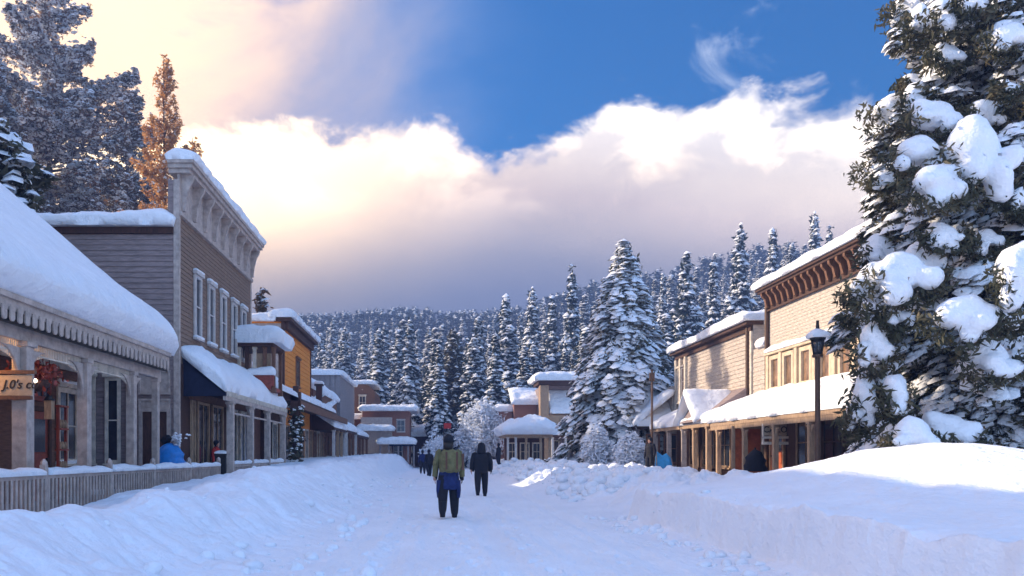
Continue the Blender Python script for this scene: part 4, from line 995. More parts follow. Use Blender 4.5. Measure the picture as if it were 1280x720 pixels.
# ===== right: beige building with brown bracketed cornice =====
XR0 = 13.6
ra_ = empty('beige_building', (16, 29, 0), 'sunlit beige building with dark bracketed cornice and row of yellow-framed windows', 'building')
FA = FX(XR0, -1); YA, YZ = 24.2, 32.7
m = MB().box(XR0, 24, YA, YZ, -.4, 8.0); m.lap(FA, YA, YZ, 4.0, 7.3, .125, .014); m.build('wall', M['beige'], ra_)
m = MB().lap(FY(YA), XR0, 24, 0, 7.8, .17); m.build('side_wall', M['greybeige'], ra_)
c = MB(); c.box(XR0 - .50, XR0 + .4, YA - .2, YZ + .2, 8.05, 8.16); c.box(XR0 - .42, XR0 + .4, YA - .12, YZ + .12, 7.95, 8.05); c.fbox(FA, YA, YZ, 7.28, 7.95, .0, .06); c.fbox(FA, YA, YZ, 7.22, 7.3, .06, .13)
co = c.build('cornice', M['brown'], ra_, .01)
n = 17
for i in range(n):
    y = YA + .2 + (YZ - YA - .4) * i / (n - 1); x = XR0 - .06
    MB().prism([(x, y - .07, 7.95), (x - .34, y - .07, 7.95), (x - .33, y - .07, 7.84), (x - .2, y - .07, 7.7), (x - .12, y - .07, 7.38), (x, y - .07, 7.34)], (0, .14, 0)).build('bracket', M['midbrown'], co)
snow_cap('snow_cover', ra_, [((XR0 - .58, YA - .3, 8.16), (0, YZ - YA + .55, 0), (1.5, 0, 0), .42, .3, 3, .12), ((XR0 + .4, YA - .2, 8.05), (8, 0, 0), (0, YZ - YA, 0), .5, .3, 4, .1)])
c = MB(); c.fbox(FA, YA, YZ - .1, 5.42, 5.52, .02, .24); lo = c.build('window_ledge', M['yellowcream'], ra_, .01)
snow_cap('snow_cover', lo, [((XR0 - .28, YA, 5.52), (0, YZ - YA - .15, 0), (.26, 0, 0), .20, .14, 5, .07)])
for y in (25.1, 26.35, 27.75, 29.2, 30.65, 31.85):
    window(ra_, FA, y, 3.95, .95, 1.42, 'yellowcream', 'curtain', fr=.16, out=.14, mull=(0, 0), head=False)
m = MB()
for y in (24.45, 25.73, 27.05, 28.47, 29.9, 31.25, 32.45): m.fbox(FA, y - .12, y + .12, 3.95, 5.42, .02, .19)
m.build('pilasters', M['yellowcream'], ra_, .01)
m = MB(); m.tube((XR0 - .1, YZ - .05, 0), (XR0 - .1, YZ - .05, 7.9), .09, n=8); m.build('downspout', M['bronze'], ra_)
# porch
XE2 = 11.5
m = MB().prism([(XR0 - .03, 21.5, 3.75), (XE2, 21.5, 2.72), (XE2, 21.5, 2.58), (XR0 - .03, 21.5, 3.6)], (0, 12.1, 0)); po = m.build('porch_roof', M['tan'], ra_)
snow_cap('snow_cover', po, [((XE2 - .03, 21.4, 2.73), (0, 12.3, 0), (2.08, 0, 1.02), .42, .30, 3, .12)])
MB().box(XE2 + .02, XE2 + .1, 21.5, 33.6, 2.42, 2.58).build('porch_beam', M['tan'], ra_)
for y in (22.2, 24.8, 27.4, 30.1, 32.9): post(ra_, XE2 + .12, y, .2, 2.45, .17, 'tan', bracket=.3)
MB().box(XR0 - .05, XR0, 21.5, 33.4, .2, 3.6).build('storefront_wall', M['brown'], ra_)
F2 = FX(XR0 - .05, -1)
for (y, w, mt) in ((23.0, 1.6, 'tan'), (25.2, 1.6, 'tan'), (27.2, 1.5, 'brown'), (29.2, 1.5, 'tan')): window(ra_, F2, y, .9, w, 1.9, mt, 'glass', snow=False, head=False, mull=(1, 1))
door(ra_, F2, 31.6, .3, 1.1, 2.3, 'doorred', 'tan')
m = MB().box(XE2 + .3, XR0, 21.5, 45, -.3, .3); m.build('porch_floor', M['greywood'], ra_)
# door-coloured entrance panel at the porch edge
door(ra_, FY(31.0), 12.05, .3, 1.0, 2.1, 'doorred', 'tan', glass=False)
# shop sign under the eave
ss = empty('shop_sign', (12.0, 28.2, 2.2), 'pale two-line shop sign under the beige building porch eave', 'sign')
m = MB().box(11.55, 12.35, 28.18, 28.22, 2.08, 2.50); m.build('board', M['signface'], ss)
m = MB().box(11.5, 12.4, 28.14, 28.26, 1.97, 2.05); m.box(11.5, 12.4, 28.14, 28.26, 1.76, 1.86); m.box(11.5, 11.55, 28.16, 28.24, 1.86, 2.5); m.build('sign_trim', M['cream'], ss)
text('CAZO', (11.95, 28.17, 2.28), .30, 'ink', ss)
# ===== grey-beige second building =====
rc = empty('gabled_building', (16, 40, 0), 'grey-beige clapboard building with snowy sloping parapet and small porch gable', 'building')
YC0, YC1 = 34.3, 45.2
m = MB().box(XR0, 23, YC0, YC1, -.4, 7.0); m.lap(FA, YC0, YC1 - 1.9, 2.6, 6.75, .19, .026); m.build('wall', M['greybeige'], rc)
m = MB().lap(FY(YC0), XR0, 23, 2, 6.8, .19); m.build('side_wall', M['greybeige'], rc)
m = MB().box(XR0, 23, YZ + .01, YC0 - .01, -.4, 5.9); m.lap(FA, YZ + .02, YC0 - .02, 3, 5.7, .19); m.build('link_wall', M['greybeige'], rc)
c = MB(); c.box(XR0 - .35, XR0 + .4, YC0 - .15, YC1 + .2, 6.98, 7.14); c.fbox(FA, YC0, YC1, 6.72, 6.98, .03, .12); c.build('cornice', M['brown'], rc, .01)
c = MB(); 
for y in (YC1 - .12, YC1 - .95, YC1 - 1.85): c.fbox(FA, y - .12, y + .12, 2.8, 6.72, .02, .14)
c.fbox(FA, YC0, YC0 + .16, 2.8, 6.72, .02, .1); c.build('corner_board', M['cream'], rc, .01)
window(rc, FA, YC1 - 1.4, 4.6, .55, 1.6, 'greywood', 'curtain', snow=False); window(rc, FA, YC1 - .55, 4.3, .45, 1.9, 'cream', 'curtain', snow=False)
m = MB(); m.tube((XR0 - .12, YC0 + .35, 2.5), (XR0 - .12, YC0 + .35, 6.9), .08, n=8); m.build('downspout', M['bronze'], rc)
snow_cap('snow_cover', rc, [((XR0 - .5, YC0 - .3, 7.14), (0, YC1 - YC0 + .6, 0), (1.4, 0, 0), .45, .3, 8, .12), ((XR0 + .3, YC0, 7.0), (8, 0, 0), (0, 10, 0), .5, .3, 3, .1), ((XR0 - .15, YZ + .2, 5.9), (0, .9, 0), (3, 0, 0), .4, .2, 3, .1)])
m = MB().prism([(XR0 - .03, 33.7, 3.7), (XE2, 33.7, 2.75), (XE2, 33.7, 2.6), (XR0 - .03, 33.7, 3.55)], (0, 9.3, 0)); po = m.build('porch_roof', M['tan'], rc)
snow_cap('snow_cover', po, [((XE2 - .03, 33.7, 2.76), (0, 9.4, 0), (2.08, 0, .95), .36, .28, 11, .1)])
# little steep porch gable
m = MB().prism([(11.3, 34.6, 2.85), (13.5, 34.6, 4.35), (13.5, 34.6, 2.85)], (0, 2.6, 0)); m.prism([(11.45, 35.0, 2.8), (11.45, 37.6, 2.8), (11.9, 36.3, 4.2)], (2.0, 0, 0)); po2 = m.build('porch_gable', M['taupe'], rc)
snow_cap('snow_cover', po2, [((11.2, 36.3, 4.2), (2.2, 0, 0), (0, 1.6, -1.45), .24, .2, 2, .06), ((11.2, 34.8, 2.8), (2.2, 0, 0), (0, 1.55, 1.4), .28, .2, 3, .06)])
for y in (34.2, 36.0, 37.6, 40, 42.6): post(rc, XE2 + .15, y, .2, 2.62, .26 if y > 42 else .2, 'lav' if y > 37 else 'tan', bracket=.25)
MB().box(XR0 - .05, XR0 - .002, 33.5, 45, .2, 3.5).build('storefront_wall', M['brown'], rc)
for (y, w) in ((35.3, 1.5), (37.4, 1.6), (39.6, 1.6), (41.8, 1.5)): window(rc, F2, y, .8, w, 2.1, 'tan', 'glass', snow=False, head=False, mull=(1, 1))
# ===== third: hip-roofed porch =====
rd = empty('hip_porch_shop', (13, 49, 0), 'low shop with hipped snowy porch roof beside the broad frosted spruce', 'shop')
MB().box(XR0 - .2, 20, 45.4, 54, -.4, 5.3).build('wall', M['greybeige'], rd)
m = MB(); A = [(11.3, 45.2, 3.0), (14, 45.2, 3.0), (14, 54, 3.0), (11.3, 54, 3.0), (14, 47.0, 4.9), (14, 53, 4.9), (13.3, 47.2, 4.9), (13.3, 52.6, 4.9)]
m.add(A + [(p[0], p[1], 2.85) for p in A[:4]], [(0, 1, 4, 6), (0, 6, 7, 3), (3, 7, 5, 2), (6, 4, 5, 7), (8, 11, 10, 9), (0, 8, 9, 1), (0, 3, 11, 8), (3, 2, 10, 11)])
hp = m.build('porch_roof', M['brown'], rd)
snow_cap('snow_cover', hp, [((11.15, 45.0, 3.0), (0, 9.2, 0), (2.2, 0, 1.75), .5, .4, 5, .12), ((11.3, 45.0, 3.0), (3, 0, 0), (0, 2.2, 1.75), .42, .4, 6, .12), ((13.2, 46.5, 4.75), (6, 0, .2), (0, 7, 0), .5, .4, 6, .12)])
for y in (45.5, 48, 50.5, 53.5): post(rd, 11.45, y, .2, 2.9, .2, 'greywood')
for y in (47, 49.5, 52): window(rd, FX(XR0 - .2, -1), y, .9, 1.4, 1.8, 'tan', 'glass', snow=False, head=False)
window(rd, FY(45.4), 15, .9, 1.2, 1.8, 'tan', 'glass', snow=False, head=False)
for x in (12.3, 13.3): window(rd, FY(45.42), x, .9, .8, 1.7, 'midbrown', 'glass', snow=False, head=False)

# ===== far right row =====
tf = empty('timber_front_building', (12, 76, 0), 'building with tall tan corner column and flat snow roof at far right', 'building')
MB().box(10.4, 18, 76, 86, -.4, 8.2).build('wall', M['taupe'], tf)
m = MB().box(9.7, 10.5, 74.4, 75.4, -.3, 7.9); m.build('corner_column', M['tan'], tf, .03)
m = MB().box(9.5, 15.5, 74.2, 78, 7.95, 8.3); m.build('roof', M['brown'], tf)
m = MB().prism([(10.6, 74.9, 5.2), (10.6, 75.98, 7.3), (10.6, 75.98, 5.2)], (4.6, 0, 0)); m.build('front_roof', M['lav'], tf)
snow_cap('snow_cover', tf, [((9.2, 73.9, 8.3), (6.6, 0, 0), (0, 5, 0), .85, .5, 3, .15), ((10.6, 74.75, 5.25), (4.6, 0, 0), (0, 1.2, 2.1), .3, .2, 3, .1)])
MB().box(10.5, 15.4, 74.7, 74.88, 4.2, 5.1).build('frieze', M['tan'], tf)
for x in (11.2, 12.3, 13.4): window(tf, FY(76), x, 3.4, .8, 1.2, 'tan', 'glass', snow=False, head=False)
m = MB().box(10.2, 16, 72.5, 76, 3.0, 3.2); po = m.build('porch_roof', M['brown'], tf)
snow_cap('snow_cover', po, [((10.0, 72.2, 3.2), (6.3, 0, 0), (0, 3.9, .5), .7, .4, 9, .2)])
for x in (10.6, 11.8, 13, 14.4): post(tf, x, 72.8, .2, 3.0, .2, 'white')
for x in (11.2, 12.6, 14.0): window(tf, FY(75.9), x, .9, 1.0, 1.9, 'white', 'glass', snow=False, head=False)
sg2 = empty('gable_house', (8.8, 82, 0), 'small brick gable house with snow roof left of the tan column', 'house')
m = MB().prism([(8.0, 82, -.4), (11.4, 82, -.4), (11.4, 82, 6.3), (9.2, 82, 7.0), (8.0, 82, 6.6)], (0, 7, 0)); m.build('wall', M['brick'], sg2)
MB().prism([(8.0, 81.4, 4.7), (11.3, 81.4, 5.6), (11.3, 81.4, 5.3), (8.0, 81.4, 4.4)], (0, .6, 0)).build('roof_trim', M['redbrown'], sg2)
snow_cap('snow_cover', sg2, [((7.7, 81.5, 6.5), (3.2, 0, 0), (0, 3.5, 1.7), .5, .35, 3, .15), ((6.2, 83, 5.9), (1.9, 0, 0), (0, 4, 0), .8, .5, 4, .2)])
MB().box(6.4, 7.9, 83.2, 87, -.4, 5.9).build('side_shed', M['brick'], sg2)
window(sg2, FY(82), 9.3, 3.2, .9, 1.3, 'tan', 'curtain', snow=False); window(sg2, FY(82), 10.6, 3.2, .7, 1.3, 'midbrown', 'curtain', snow=False)
pv = empty('porch_pavilion', (7.0, 62, 0), 'humped snowy porch pavilion with pale posts on the right kerb', 'pavilion')
MB().box(5.3, 8.9, 61, 66, 2.75, 2.95).build('roof', M['tan'], pv)
snow_cap('snow_cover', pv, [((5.0, 60.7, 2.95), (4.1, 0, 0), (0, 5.5, 0), 1.35, 1.6, 12, .25)])
for x in (5.5, 6.1, 6.9, 8.0, 8.7): post(pv, x, 61.2, 0, 2.75, .16, 'white' if x < 6.5 else 'tan', bracket=.2)
MB().box(5.6, 8.8, 65, 65.9, -.3, 2.75).build('wall', M['brown'], pv)
for x in (6.2, 7.2, 8.2): window(pv, FY(65), x, .9, .8, 1.5, 'cream', 'glass', snow=False, head=False)
# beige wall sliver behind the big spruce
eb = empty('low_beige_house', (17, 24, 0), 'low beige house glimpsed behind the trunk of the huge spruce', 'house')
m = MB().box(15.2, 24, 21.0, 24.0, -.3, 2.5); m.lap(FY(21.0), 15.2, 24, .2, 2.4, .17); m.build('wall', M['cream'], eb)
snow_cap('snow_cover', eb, [((15.0, 20.8, 2.5), (9, 0, 0), (0, 3.1, .4), .5, .35, 12, .1)])
window(eb, FY(21.0), 17.0, .6, 1.4, 1.0, 'brown', 'glass', snow=False)

# ===== lamp posts =====
def lamp_post(px, Y, ztop, label):
    x = at(px, 0, Y)[0]; g = gz(x, Y); r = empty('street_lamp', (x, Y, g), label, 'street lamp')
    m = MB(); m.tube((x, Y, g - .4), (x, Y, ztop - .75), .065, .05, 10); m.tube((x, Y, g - .4), (x, Y, g + .5), .12, .1, 10); m.tube((x, Y, ztop - .80), (x, Y, ztop - .74), .11, .11, 10); m.build('pole', M['bronze'], r)
    MB().loft([(x, Y, ztop - .74, .09, .09), (x, Y, ztop - .42, .14, .14)], 6).build('lamp_glass', M['glass'], r)
    m = MB().loft([(x, Y, ztop - .42, .17, .17), (x, Y, ztop - .38, .17, .17), (x, Y, ztop - .26, .10, .10), (x, Y, ztop - .22, .04, .04)], 8); m.tube((x, Y, ztop - .22), (x, Y, ztop), .045, .03, 8)
    for a in range(6):
        c_, s_ = math.cos(a * math.pi / 3), math.sin(a * math.pi / 3); m.tube((x + .092 * c_, Y + .092 * s_, ztop - .74), (x + .142 * c_, Y + .142 * s_, ztop - .42), .012, n=4)
    m.build('lantern_frame', M['metal'], r)
    me = snow_cap('snow_cover', r, [((x - .17, Y - .17, ztop - .38), (.34, 0, 0), (0, .34, 0), .17, .16, px, .03)])
lamp_post(1022, 17.4, 4.32, 'brown street lamp with snow-capped lantern before the beige building')
def pole(px, Y, ztop, label):
    x = at(px, 0, Y)[0]; g = gz(x, Y)
    m = MB(); m.tube((x, Y, g - .4), (x, Y, ztop), .06, .045, 8); m.tube((x, Y, ztop), (x, Y, ztop + .06), .09, .05, 8); m.box(x - .12, x + .12, Y - .03, Y + .03, ztop - .5, ztop - .1)
    r = m.build('utility_post', M['bronze'], org=(x, Y, g)); tag(r, label, 'post')
pole(815, 38.0, 5.4, 'thin brown post in front of the broad frosted spruce')

# ===== small objects =====
def lump_obj(name, label, cat, px, py, Y, rx, h, mat, sharp=2.0, cone=False):
    x, _, z = at(px, py, Y); r = empty(name, (x, Y, z), label, cat); m = MB()
    rings = []
    for i in range(9):
        f = i / 8; w = math.sqrt(max(0.0, 1 - f ** 2.2)) if not cone else (1 - .75 * f)
        rings.append((x + .03 * math.sin(i * 2.1), Y, z + h * f, rx * max(w, .06) * (1 + .06 * math.sin(i * 1.7)), rx * .8 * max(w, .06)))
    m.loft(rings, 18, sharp); m.build('cover', M[mat], r); return r, x, z
r, x, z = lump_obj('tarp_covered_heater', 'rounded blue tarp cover with dark and white tufts behind the left fence', 'tarp cover', 212, 582, 27.0, .52, .78, 'blue')
m = MB()
for (dx, dz, s, k) in ((-.2, .86, .12, 0), (-.05, .90, .14, 0)): m.loft([(x + dx, 27, z + dz - s, s * .4, s * .4), (x + dx, 27, z + dz, s, s), (x + dx, 27, z + dz + s, s * .3, s * .3)], 9)
m.build('dark_tuft', M['cloth_dark'], r)
rng = np.random.RandomState(2); P = rng.normal(size=(60, 3)) * .09 + np.array([x + .27, 27, z + .88]); sv, sq, st = domes(P, np.full(60, .06), rng, 6, .8, 2)
link_mesh('snow_cover', np_mesh('snow_cover', sv, sq, st, mats=[M['snow']], org=ORG[r.name]), r)
# snow heap on the porch rail
# blue A-frame board right
x, _, z = at(832, 592, 37.5); r = empty('banner_board', (x, 37.5, z), 'bright blue canvas board leaning on the porch left of the lavender post', 'board')
m = MB().add([(x - .42, 37.5, z - .3), (x + .48, 37.55, z - .3), (x + .30, 37.75, z + .75), (x + .1, 37.7, z + .95), (x - .08, 37.7, z + .85), (x - .36, 37.7, z + 1.05),
              (x - .42, 38.1, z - .3), (x + .48, 38.1, z - .3), (x + .30, 37.85, z + .75), (x + .1, 37.8, z + .95), (x - .08, 37.8, z + .85), (x - .36, 37.8, z + 1.05)],
             [(0, 1, 2, 3, 4, 5), (11, 10, 9, 8, 7, 6), (0, 5, 11, 6), (1, 7, 8, 2), (2, 8, 9, 3), (3, 9, 10, 4), (4, 10, 11, 5)]); m.build('canvas', M['bluelight'], r)
m = MB(); m.tube((x - .4, 37.48, z - .4), (x - .38, 37.72, z + 1.1), .025, n=6); m.tube((x + .48, 37.5, z - .4), (x + .32, 37.72, z + .8), .025, n=6); m.build('frame', M['greywood'], r)
# orange cone
x, _, z = at(803, 598, 36.0); r = empty('traffic_cone', (x, 36, z), 'orange cone in the snow near the blue canvas board', 'cone')
MB().loft([(x, 36, z - .15, .16, .16), (x, 36, z + .35, .05, .05), (x, 36, z + .55, .03, .03)], 12).build('cone_body', M['coneorange'], r)
MB().box(x - .2, x + .2, 35.8, 36.2, z - .19, z - .15).build('cone_base', M['coneorange'], r); MB().loft([(x, 36, z + .1, .118, .118), (x, 36, z + .22, .092, .092)], 12).build('reflective_band', M['white'], r)
# covered round grill
r, x, z = lump_obj('covered_grill', 'dark domed grill cover by the orange-brown door', 'grill', 944, 589, 29.0, .40, .80, 'cloth_dark')
MB().tube((x, 29, z + .78), (x, 29, z + .86), .04, .03).build('cover_handle', M['metal'], r)
# metal bin beside fence end
x, _, z = at(277, 594, 29.2); r = empty('litter_bin', (x, 29.2, z), 'dark litter bin at the far end of the picket fence', 'bin')
MB().box(x - .2, x + .2, 29.0, 29.4, z - .3, z + .72).build('bin_body', M['metal'], r, .02); MB().box(x - .23, x + .23, 28.97, 29.43, z + .72, z + .78).build('lid', M['metal'], r, .01)
snow_cap('snow_cover', r, [((x - .2, 29.0, z + .78), (.4, 0, 0), (0, .4, 0), .12, .12, 3, .02)])
# red sign hanging in front of spruce
x, _, z = at(559, 532, 70); r = empty('red_sign', (x, 70, 0), 'small red sign on a pole at the end of the street', 'sign')
MB().tube((x - .3, 70.1, -.2), (x - .3, 70.1, z + .35), .05, n=8).build('pole', M['metal'], r)
m = MB().box(x - .30, x + .34, 69.98, 70.03, z - .26, z + .22); m.build('sign_face', M['cloth_red'], r, .01)
# small posts of the left kerb: snow-capped bollard fence of the mid street handled by banks

# ------------------------------------------------------------------ PEOPLE
def skin_body(name, joints, edges, radii, mat, parent):
    import bmesh
    me = bpy.data.meshes.new(name); me.from_pydata(joints, edges, [])
    bm = bmesh.new(); bm.from_mesh(me); ly = bm.verts.layers.skin.verify(); bm.verts.ensure_lookup_table()
    for v, r in zip(bm.verts, radii):
        v[ly].radius = (r, r) if not isinstance(r, tuple) else r; v[ly].use_root = (v.index == 0)
    bm.to_mesh(me); bm.free()
    t = bpy.data.objects.new('tmp', me); COL.objects.link(t)
    t.modifiers.new('s', 'SKIN'); ss_ = t.modifiers.new('u', 'SUBSURF'); ss_.levels = 2; ss_.render_levels = 2
    dg = bpy.context.evaluated_depsgraph_get(); m2 = bpy.data.meshes.new_from_object(t.evaluated_get(dg)); bpy.data.objects.remove(t)
    m2.materials.clear(); m2.materials.append(mat); m2.polygons.foreach_set('use_smooth', [True] * len(m2.polygons))
    return link_mesh(name, m2, parent)
def cloth_folds(o, amt=.035):
    md = o.modifiers.new('s', 'SUBSURF'); md.levels = md.render_levels = 2
    if 'folds' not in bpy.data.textures:
        tx = bpy.data.textures.new('folds', 'CLOUDS'); tx.noise_scale = .16; tx.noise_depth = 2
    dm = o.modifiers.new('d', 'DISPLACE'); dm.texture = bpy.data.textures['folds']; dm.strength = amt; dm.mid_level = .5
def person(loc, label, H=1.76, rz=0.0, coat='cloth_dark', legs='cloth_dark', hat='cloth_dark', hem=0.80, stride=0.10, bulk=1.0, pack=None, hood=False, detail=True, group=None, flaps=False, arm=0.0):
    r = empty('person', (0, 0, 0), label, 'person', group); s = H / 1.76
    J = [(0, 0, .98), (0, 0, 1.18), (0, 0.0, 1.38), (0, 0, 1.47), (0, .015, 1.55), (0, .02, 1.66), (0, .02, 1.73)]
    R = [(.15, .11), (.14, .10), (.17, .10), .055, .06, .095, .07]
    E = [(0, 1), (1, 2), (2, 3), (3, 4), (4, 5), (5, 6)]
    for sx in (-1, 1):
        n = len(J); J += [(sx * .19, 0, 1.42), (sx * .25, -.03 * arm + .02, 1.15), (sx * .27, .06 + arm * .05 * sx, .90), (sx * .27, .08 + arm * .07 * sx, .82)]; R += [.075, .055, .042, .03]; E += [(2, n), (n, n + 1), (n + 1, n + 2), (n + 2, n + 3)]
        n = len(J); st = stride * sx
        lift = .07 * min(1, stride / .12) if sx < 0 else 0; J += [(sx * .105, 0, .90), (sx * .125, st * .55 + (.07 if sx < 0 else .03), .50 + lift * .4), (sx * .13, st - .02 + (-.08 if st < 0 else 0), .11 + lift), (sx * .135, st + .12, .045 + lift * .3)]; R += [.15, .118, .088, .052]; E += [(0, n), (n, n + 1), (n + 1, n + 2), (n + 2, n + 3)]
    bo = skin_body('body', J, E, R, M[legs], r)
    MM = MB; b = bulk
    m = MB().loft([(0, 0, hem, .20 * b, .15 * b), (0, 0, 1.0, .205 * b, .155 * b), (0, 0, 1.15, .20 * b, .145 * b), (0, 0, 1.32, .225 * b, .155 * b), (0, 0, 1.41, .195 * b, .125 * b), (0, 0, 1.49, .10, .09), (0, .0, 1.53, .07, .07)], 18, 2.3)
    co__ = m.build('coat', M[coat], r); cloth_folds(co__)
    for sx in (-1, 1):
        m = MB(); a = [Vector((sx * .19 * b, 0, 1.42)), Vector((sx * .265 * b, .0, 1.15)), Vector((sx * .285 * b, .06 + arm * .05 * sx, .90))]
        rr_ = [.088, .072, .056]
        for i in range(2): m.tube(a[i], a[i + 1], rr_[i] * b, rr_[i + 1] * b, 10)
        m.loft([(a[0].x, 0, 1.35, .05, .05), (a[0].x, 0, 1.42, .088 * b, .088 * b), (a[0].x, 0, 1.49, .03, .03)], 10)
        m.loft([(a[1].x, 0, 1.09, .03, .03), (a[1].x, 0, 1.15, .073 * b, .073 * b), (a[1].x, 0, 1.22, .03, .03)], 10)
        cloth_folds(m.build('sleeve', M[coat], r), .025)
        # mitten / hand with thumb and fingers
        hx, hy = sx * .285 * b, .07 + arm * .06 * sx
        hm = MB(); hm.loft([(hx, hy, .90, .028, .034), (hx, hy + .005, .86, .034, .045), (hx, hy + .01, .81, .032, .046)], 8)
        for f in range(4): hm.tube((hx, hy - .025 + .02 * f, .815), (hx - sx * .015, hy - .025 + .021 * f, .75 - (.012 if f in (1, 2) else 0)), .0105, .008, 6)
        hm.tube((hx, hy + .045, .86), (hx - sx * .02, hy + .075, .80), .012, .009, 6); hm.build('hand', M['skin' if detail and sx < 0 else legs], r)
        # boots
        st = stride * sx + (-.02); z0 = .07 * min(1, stride / .12) if sx < 0 else 0
        ty = st + .03 - (.08 if st < 0 else 0)
        MB().loft([(sx * .13, ty, 0.0 + z0 * .6, .055, .135), (sx * .13, ty, .05 + z0 * .8, .060, .14), (sx * .13, ty - .03, .11 + z0, .062, .09), (sx * .13, ty - .05, .30 + z0, .082, .085)], 12).build('boot', M['cloth_dark'], r)
    m = MB().loft([(0, .015, 1.60, .098, .108), (0, .01, 1.68, .110, .122), (0, .01, 1.74, .098, .108), (0, .01, 1.785, .06, .065), (0, .01, 1.80, .02, .02)], 14); m.build('hat', M[hat], r)
    # face (turned away, still there)
    fc = MB(); fc.loft([(0, .09, 1.50, .03, .02), (0, .075, 1.54, .058, .05), (0, .07, 1.60, .074, .066), (0, .065, 1.67, .076, .066)], 12); fc.prism([(-.012, .13, 1.585), (.012, .13, 1.585), (0, .135, 1.63)], (0, .022, -.004)); fc.build('face', M['skin'], r)
    ey = MB()
    for sx in (-1, 1): ey.loft([(sx * .03, .133, 1.63, .004, .004), (sx * .03, .135, 1.638, .011, .006), (sx * .03, .133, 1.646, .004, .004)], 8)
    ey.box(-.022, .022, .118, .128, 1.553, 1.559); ey.build('eyes_and_mouth', M['hair'], r)
    if hood: MB().loft([(0, -.08, 1.42, .12, .06), (0, -.09, 1.50, .15, .09), (0, -.04, 1.60, .135, .12), (0, -.01, 1.72, .125, .13), (0, 0, 1.79, .08, .09), (0, 0, 1.81, .03, .03)], 14).build('hood', M[coat], r)
    if detail and not hood: MB().loft([(0, -.06, 1.44, .07, .03), (-.01, -.06, 1.52, .10, .065), (0, -.04, 1.62, .105, .085)], 12).build('hair', M['hair'], r)
    if flaps:
        for sx in (-1, 1): MB().loft([(sx * .21, .0, .44, .035, .05), (sx * .215, 0, .6, .05, .09), (sx * .19, 0, .82, .07, .13)], 10).build('coat_tail', M[flaps], r)
        MB().loft([(.01, 0, .60, .20, .155), (-.005, .01, .66, .222, .16), (.006, 0, .74, .205, .165), (-.004, 0, .84, .222, .165), (0, 0, .97, .218, .168), (0, 0, 1.06, .20, .16)], 18, 2.2).build('waist_coat', M[flaps], r); cloth_folds(r.children[-1] if r.children[-1].name.startswith('waist') else [c for c in r.children if c.name.startswith('waist')][0], .05)
    if pack:
        m = MB().loft([(.05, -.22, .98, .15, .07), (.06, -.25, 1.03, .215, .12), (.055, -.27, 1.16, .235, .14), (.065, -.27, 1.28, .225, .135), (.05, -.25, 1.40, .205, .12), (.04, -.22, 1.47, .14, .08)], 18, 2.6); p_ = m.build('backpack', M[pack], r); cloth_folds(p_, .045)
        m = MB()
        for sx in (-1, 1): m.box(.06 + sx * .11 - .02, .06 + sx * .11 + .02, -.415, -.40, 1.05, 1.42)
        m.box(.27, .32, -.34, -.16, 1.04, 1.38); m.build('strap', M['cloth_brown'], p_)
    r.location = loc; r.scale = (s, s, s); r.rotation_euler = (0, 0, rz)
    return r
p = person((.28, 17.8, gz(.28, 17.8) - .01), 'person seen from behind in olive jacket and navy layer with wide pack, on the road', 1.83, coat='cloth_olive', hem=.90, bulk=1.04, pack='cloth_olive', flaps='cloth_navy', stride=.14, arm=.5)
p = person((1.53, 27.0, gz(1.53, 27.0) - .01), 'person in puffy black hooded coat walking away ahead of the olive-jacketed one', 1.77, coat='cloth_dark', hem=.72, bulk=1.18, hood=True, stride=.17, arm=.6)
person((-.45, 52, gz(-.45, 52)), 'distant person in dark clothes on the left edge of the road', 1.72, detail=False, stride=.12, rz=.4)
person((-.95, 57, gz(-.95, 57)), 'far-off person in navy coat just left of the distant dark-clothed walker', 1.68, coat='cloth_navy', detail=False, stride=.1)
person((4.55, 58, gz(4.55, 58)), 'distant dark-coated person beside the snowy pavilion posts', 1.72, detail=False, stride=.05, rz=1.0)
person((at(813, 0, 36.8)[0], 36.8, gz(at(813, 0, 36.8)[0], 36.8) - .1), 'person in black standing beside the blue canvas board', 1.7, detail=False, stride=.03, rz=2.2)
person((at(270, 0, 31.5)[0], 31.5, .25), 'person in red jacket standing under the navy awning', 1.7, coat='cloth_red', detail=False, stride=.03, rz=-1.8)

# ------------------------------------------------------------------ SKY, SUN, HAZE, CAMERA
SUN_AZ, SUN_EL = -70.0, 24.0
w = bpy.data.worlds.new('World'); SC.world = w; w.use_nodes = True; nt = w.node_tree
for n in list(nt.nodes): nt.nodes.remove(n)
L = nt.links.new
def mth(op, a, b=None, c=None, clamp=False):
    n = nt.nodes.new('ShaderNodeMath'); n.operation = op; n.use_clamp = clamp
    for i, v in enumerate((a, b, c)):
        if v is None: continue
        if isinstance(v, (int, float)): n.inputs[i].default_value = v
        else: L(v, n.inputs[i])
    return n.outputs[0]
def ssn(a, b, x):
    n = nt.nodes.new('ShaderNodeMapRange'); n.interpolation_type = 'SMOOTHSTEP'
    L(x, n.inputs[0]); n.inputs[1].default_value = a; n.inputs[2].default_value = b; return n.outputs[0]
def mixc(f, a, b, mode='MIX'):
    n = nt.nodes.new('ShaderNodeMix'); n.data_type = 'RGBA'; n.blend_type = mode
    if isinstance(f, (int, float)): n.inputs[0].default_value = f
    else: L(f, n.inputs[0])
    for i, v in ((6, a), (7, b)):
        if isinstance(v, tuple): n.inputs[i].default_value = (*v, 1)
        else: L(v, n.inputs[i])
    return n.outputs[2]
tc = nt.nodes.new('ShaderNodeTexCoord'); D = tc.outputs['Generated']
sx = nt.nodes.new('ShaderNodeSeparateXYZ'); L(D, sx.inputs[0])
el = mth('MULTIPLY', mth('ARCSINE', sx.outputs[2]), 57.2958)
az = mth('MULTIPLY', mth('ARCTAN2', sx.outputs[0], sx.outputs[1]), 57.2958)
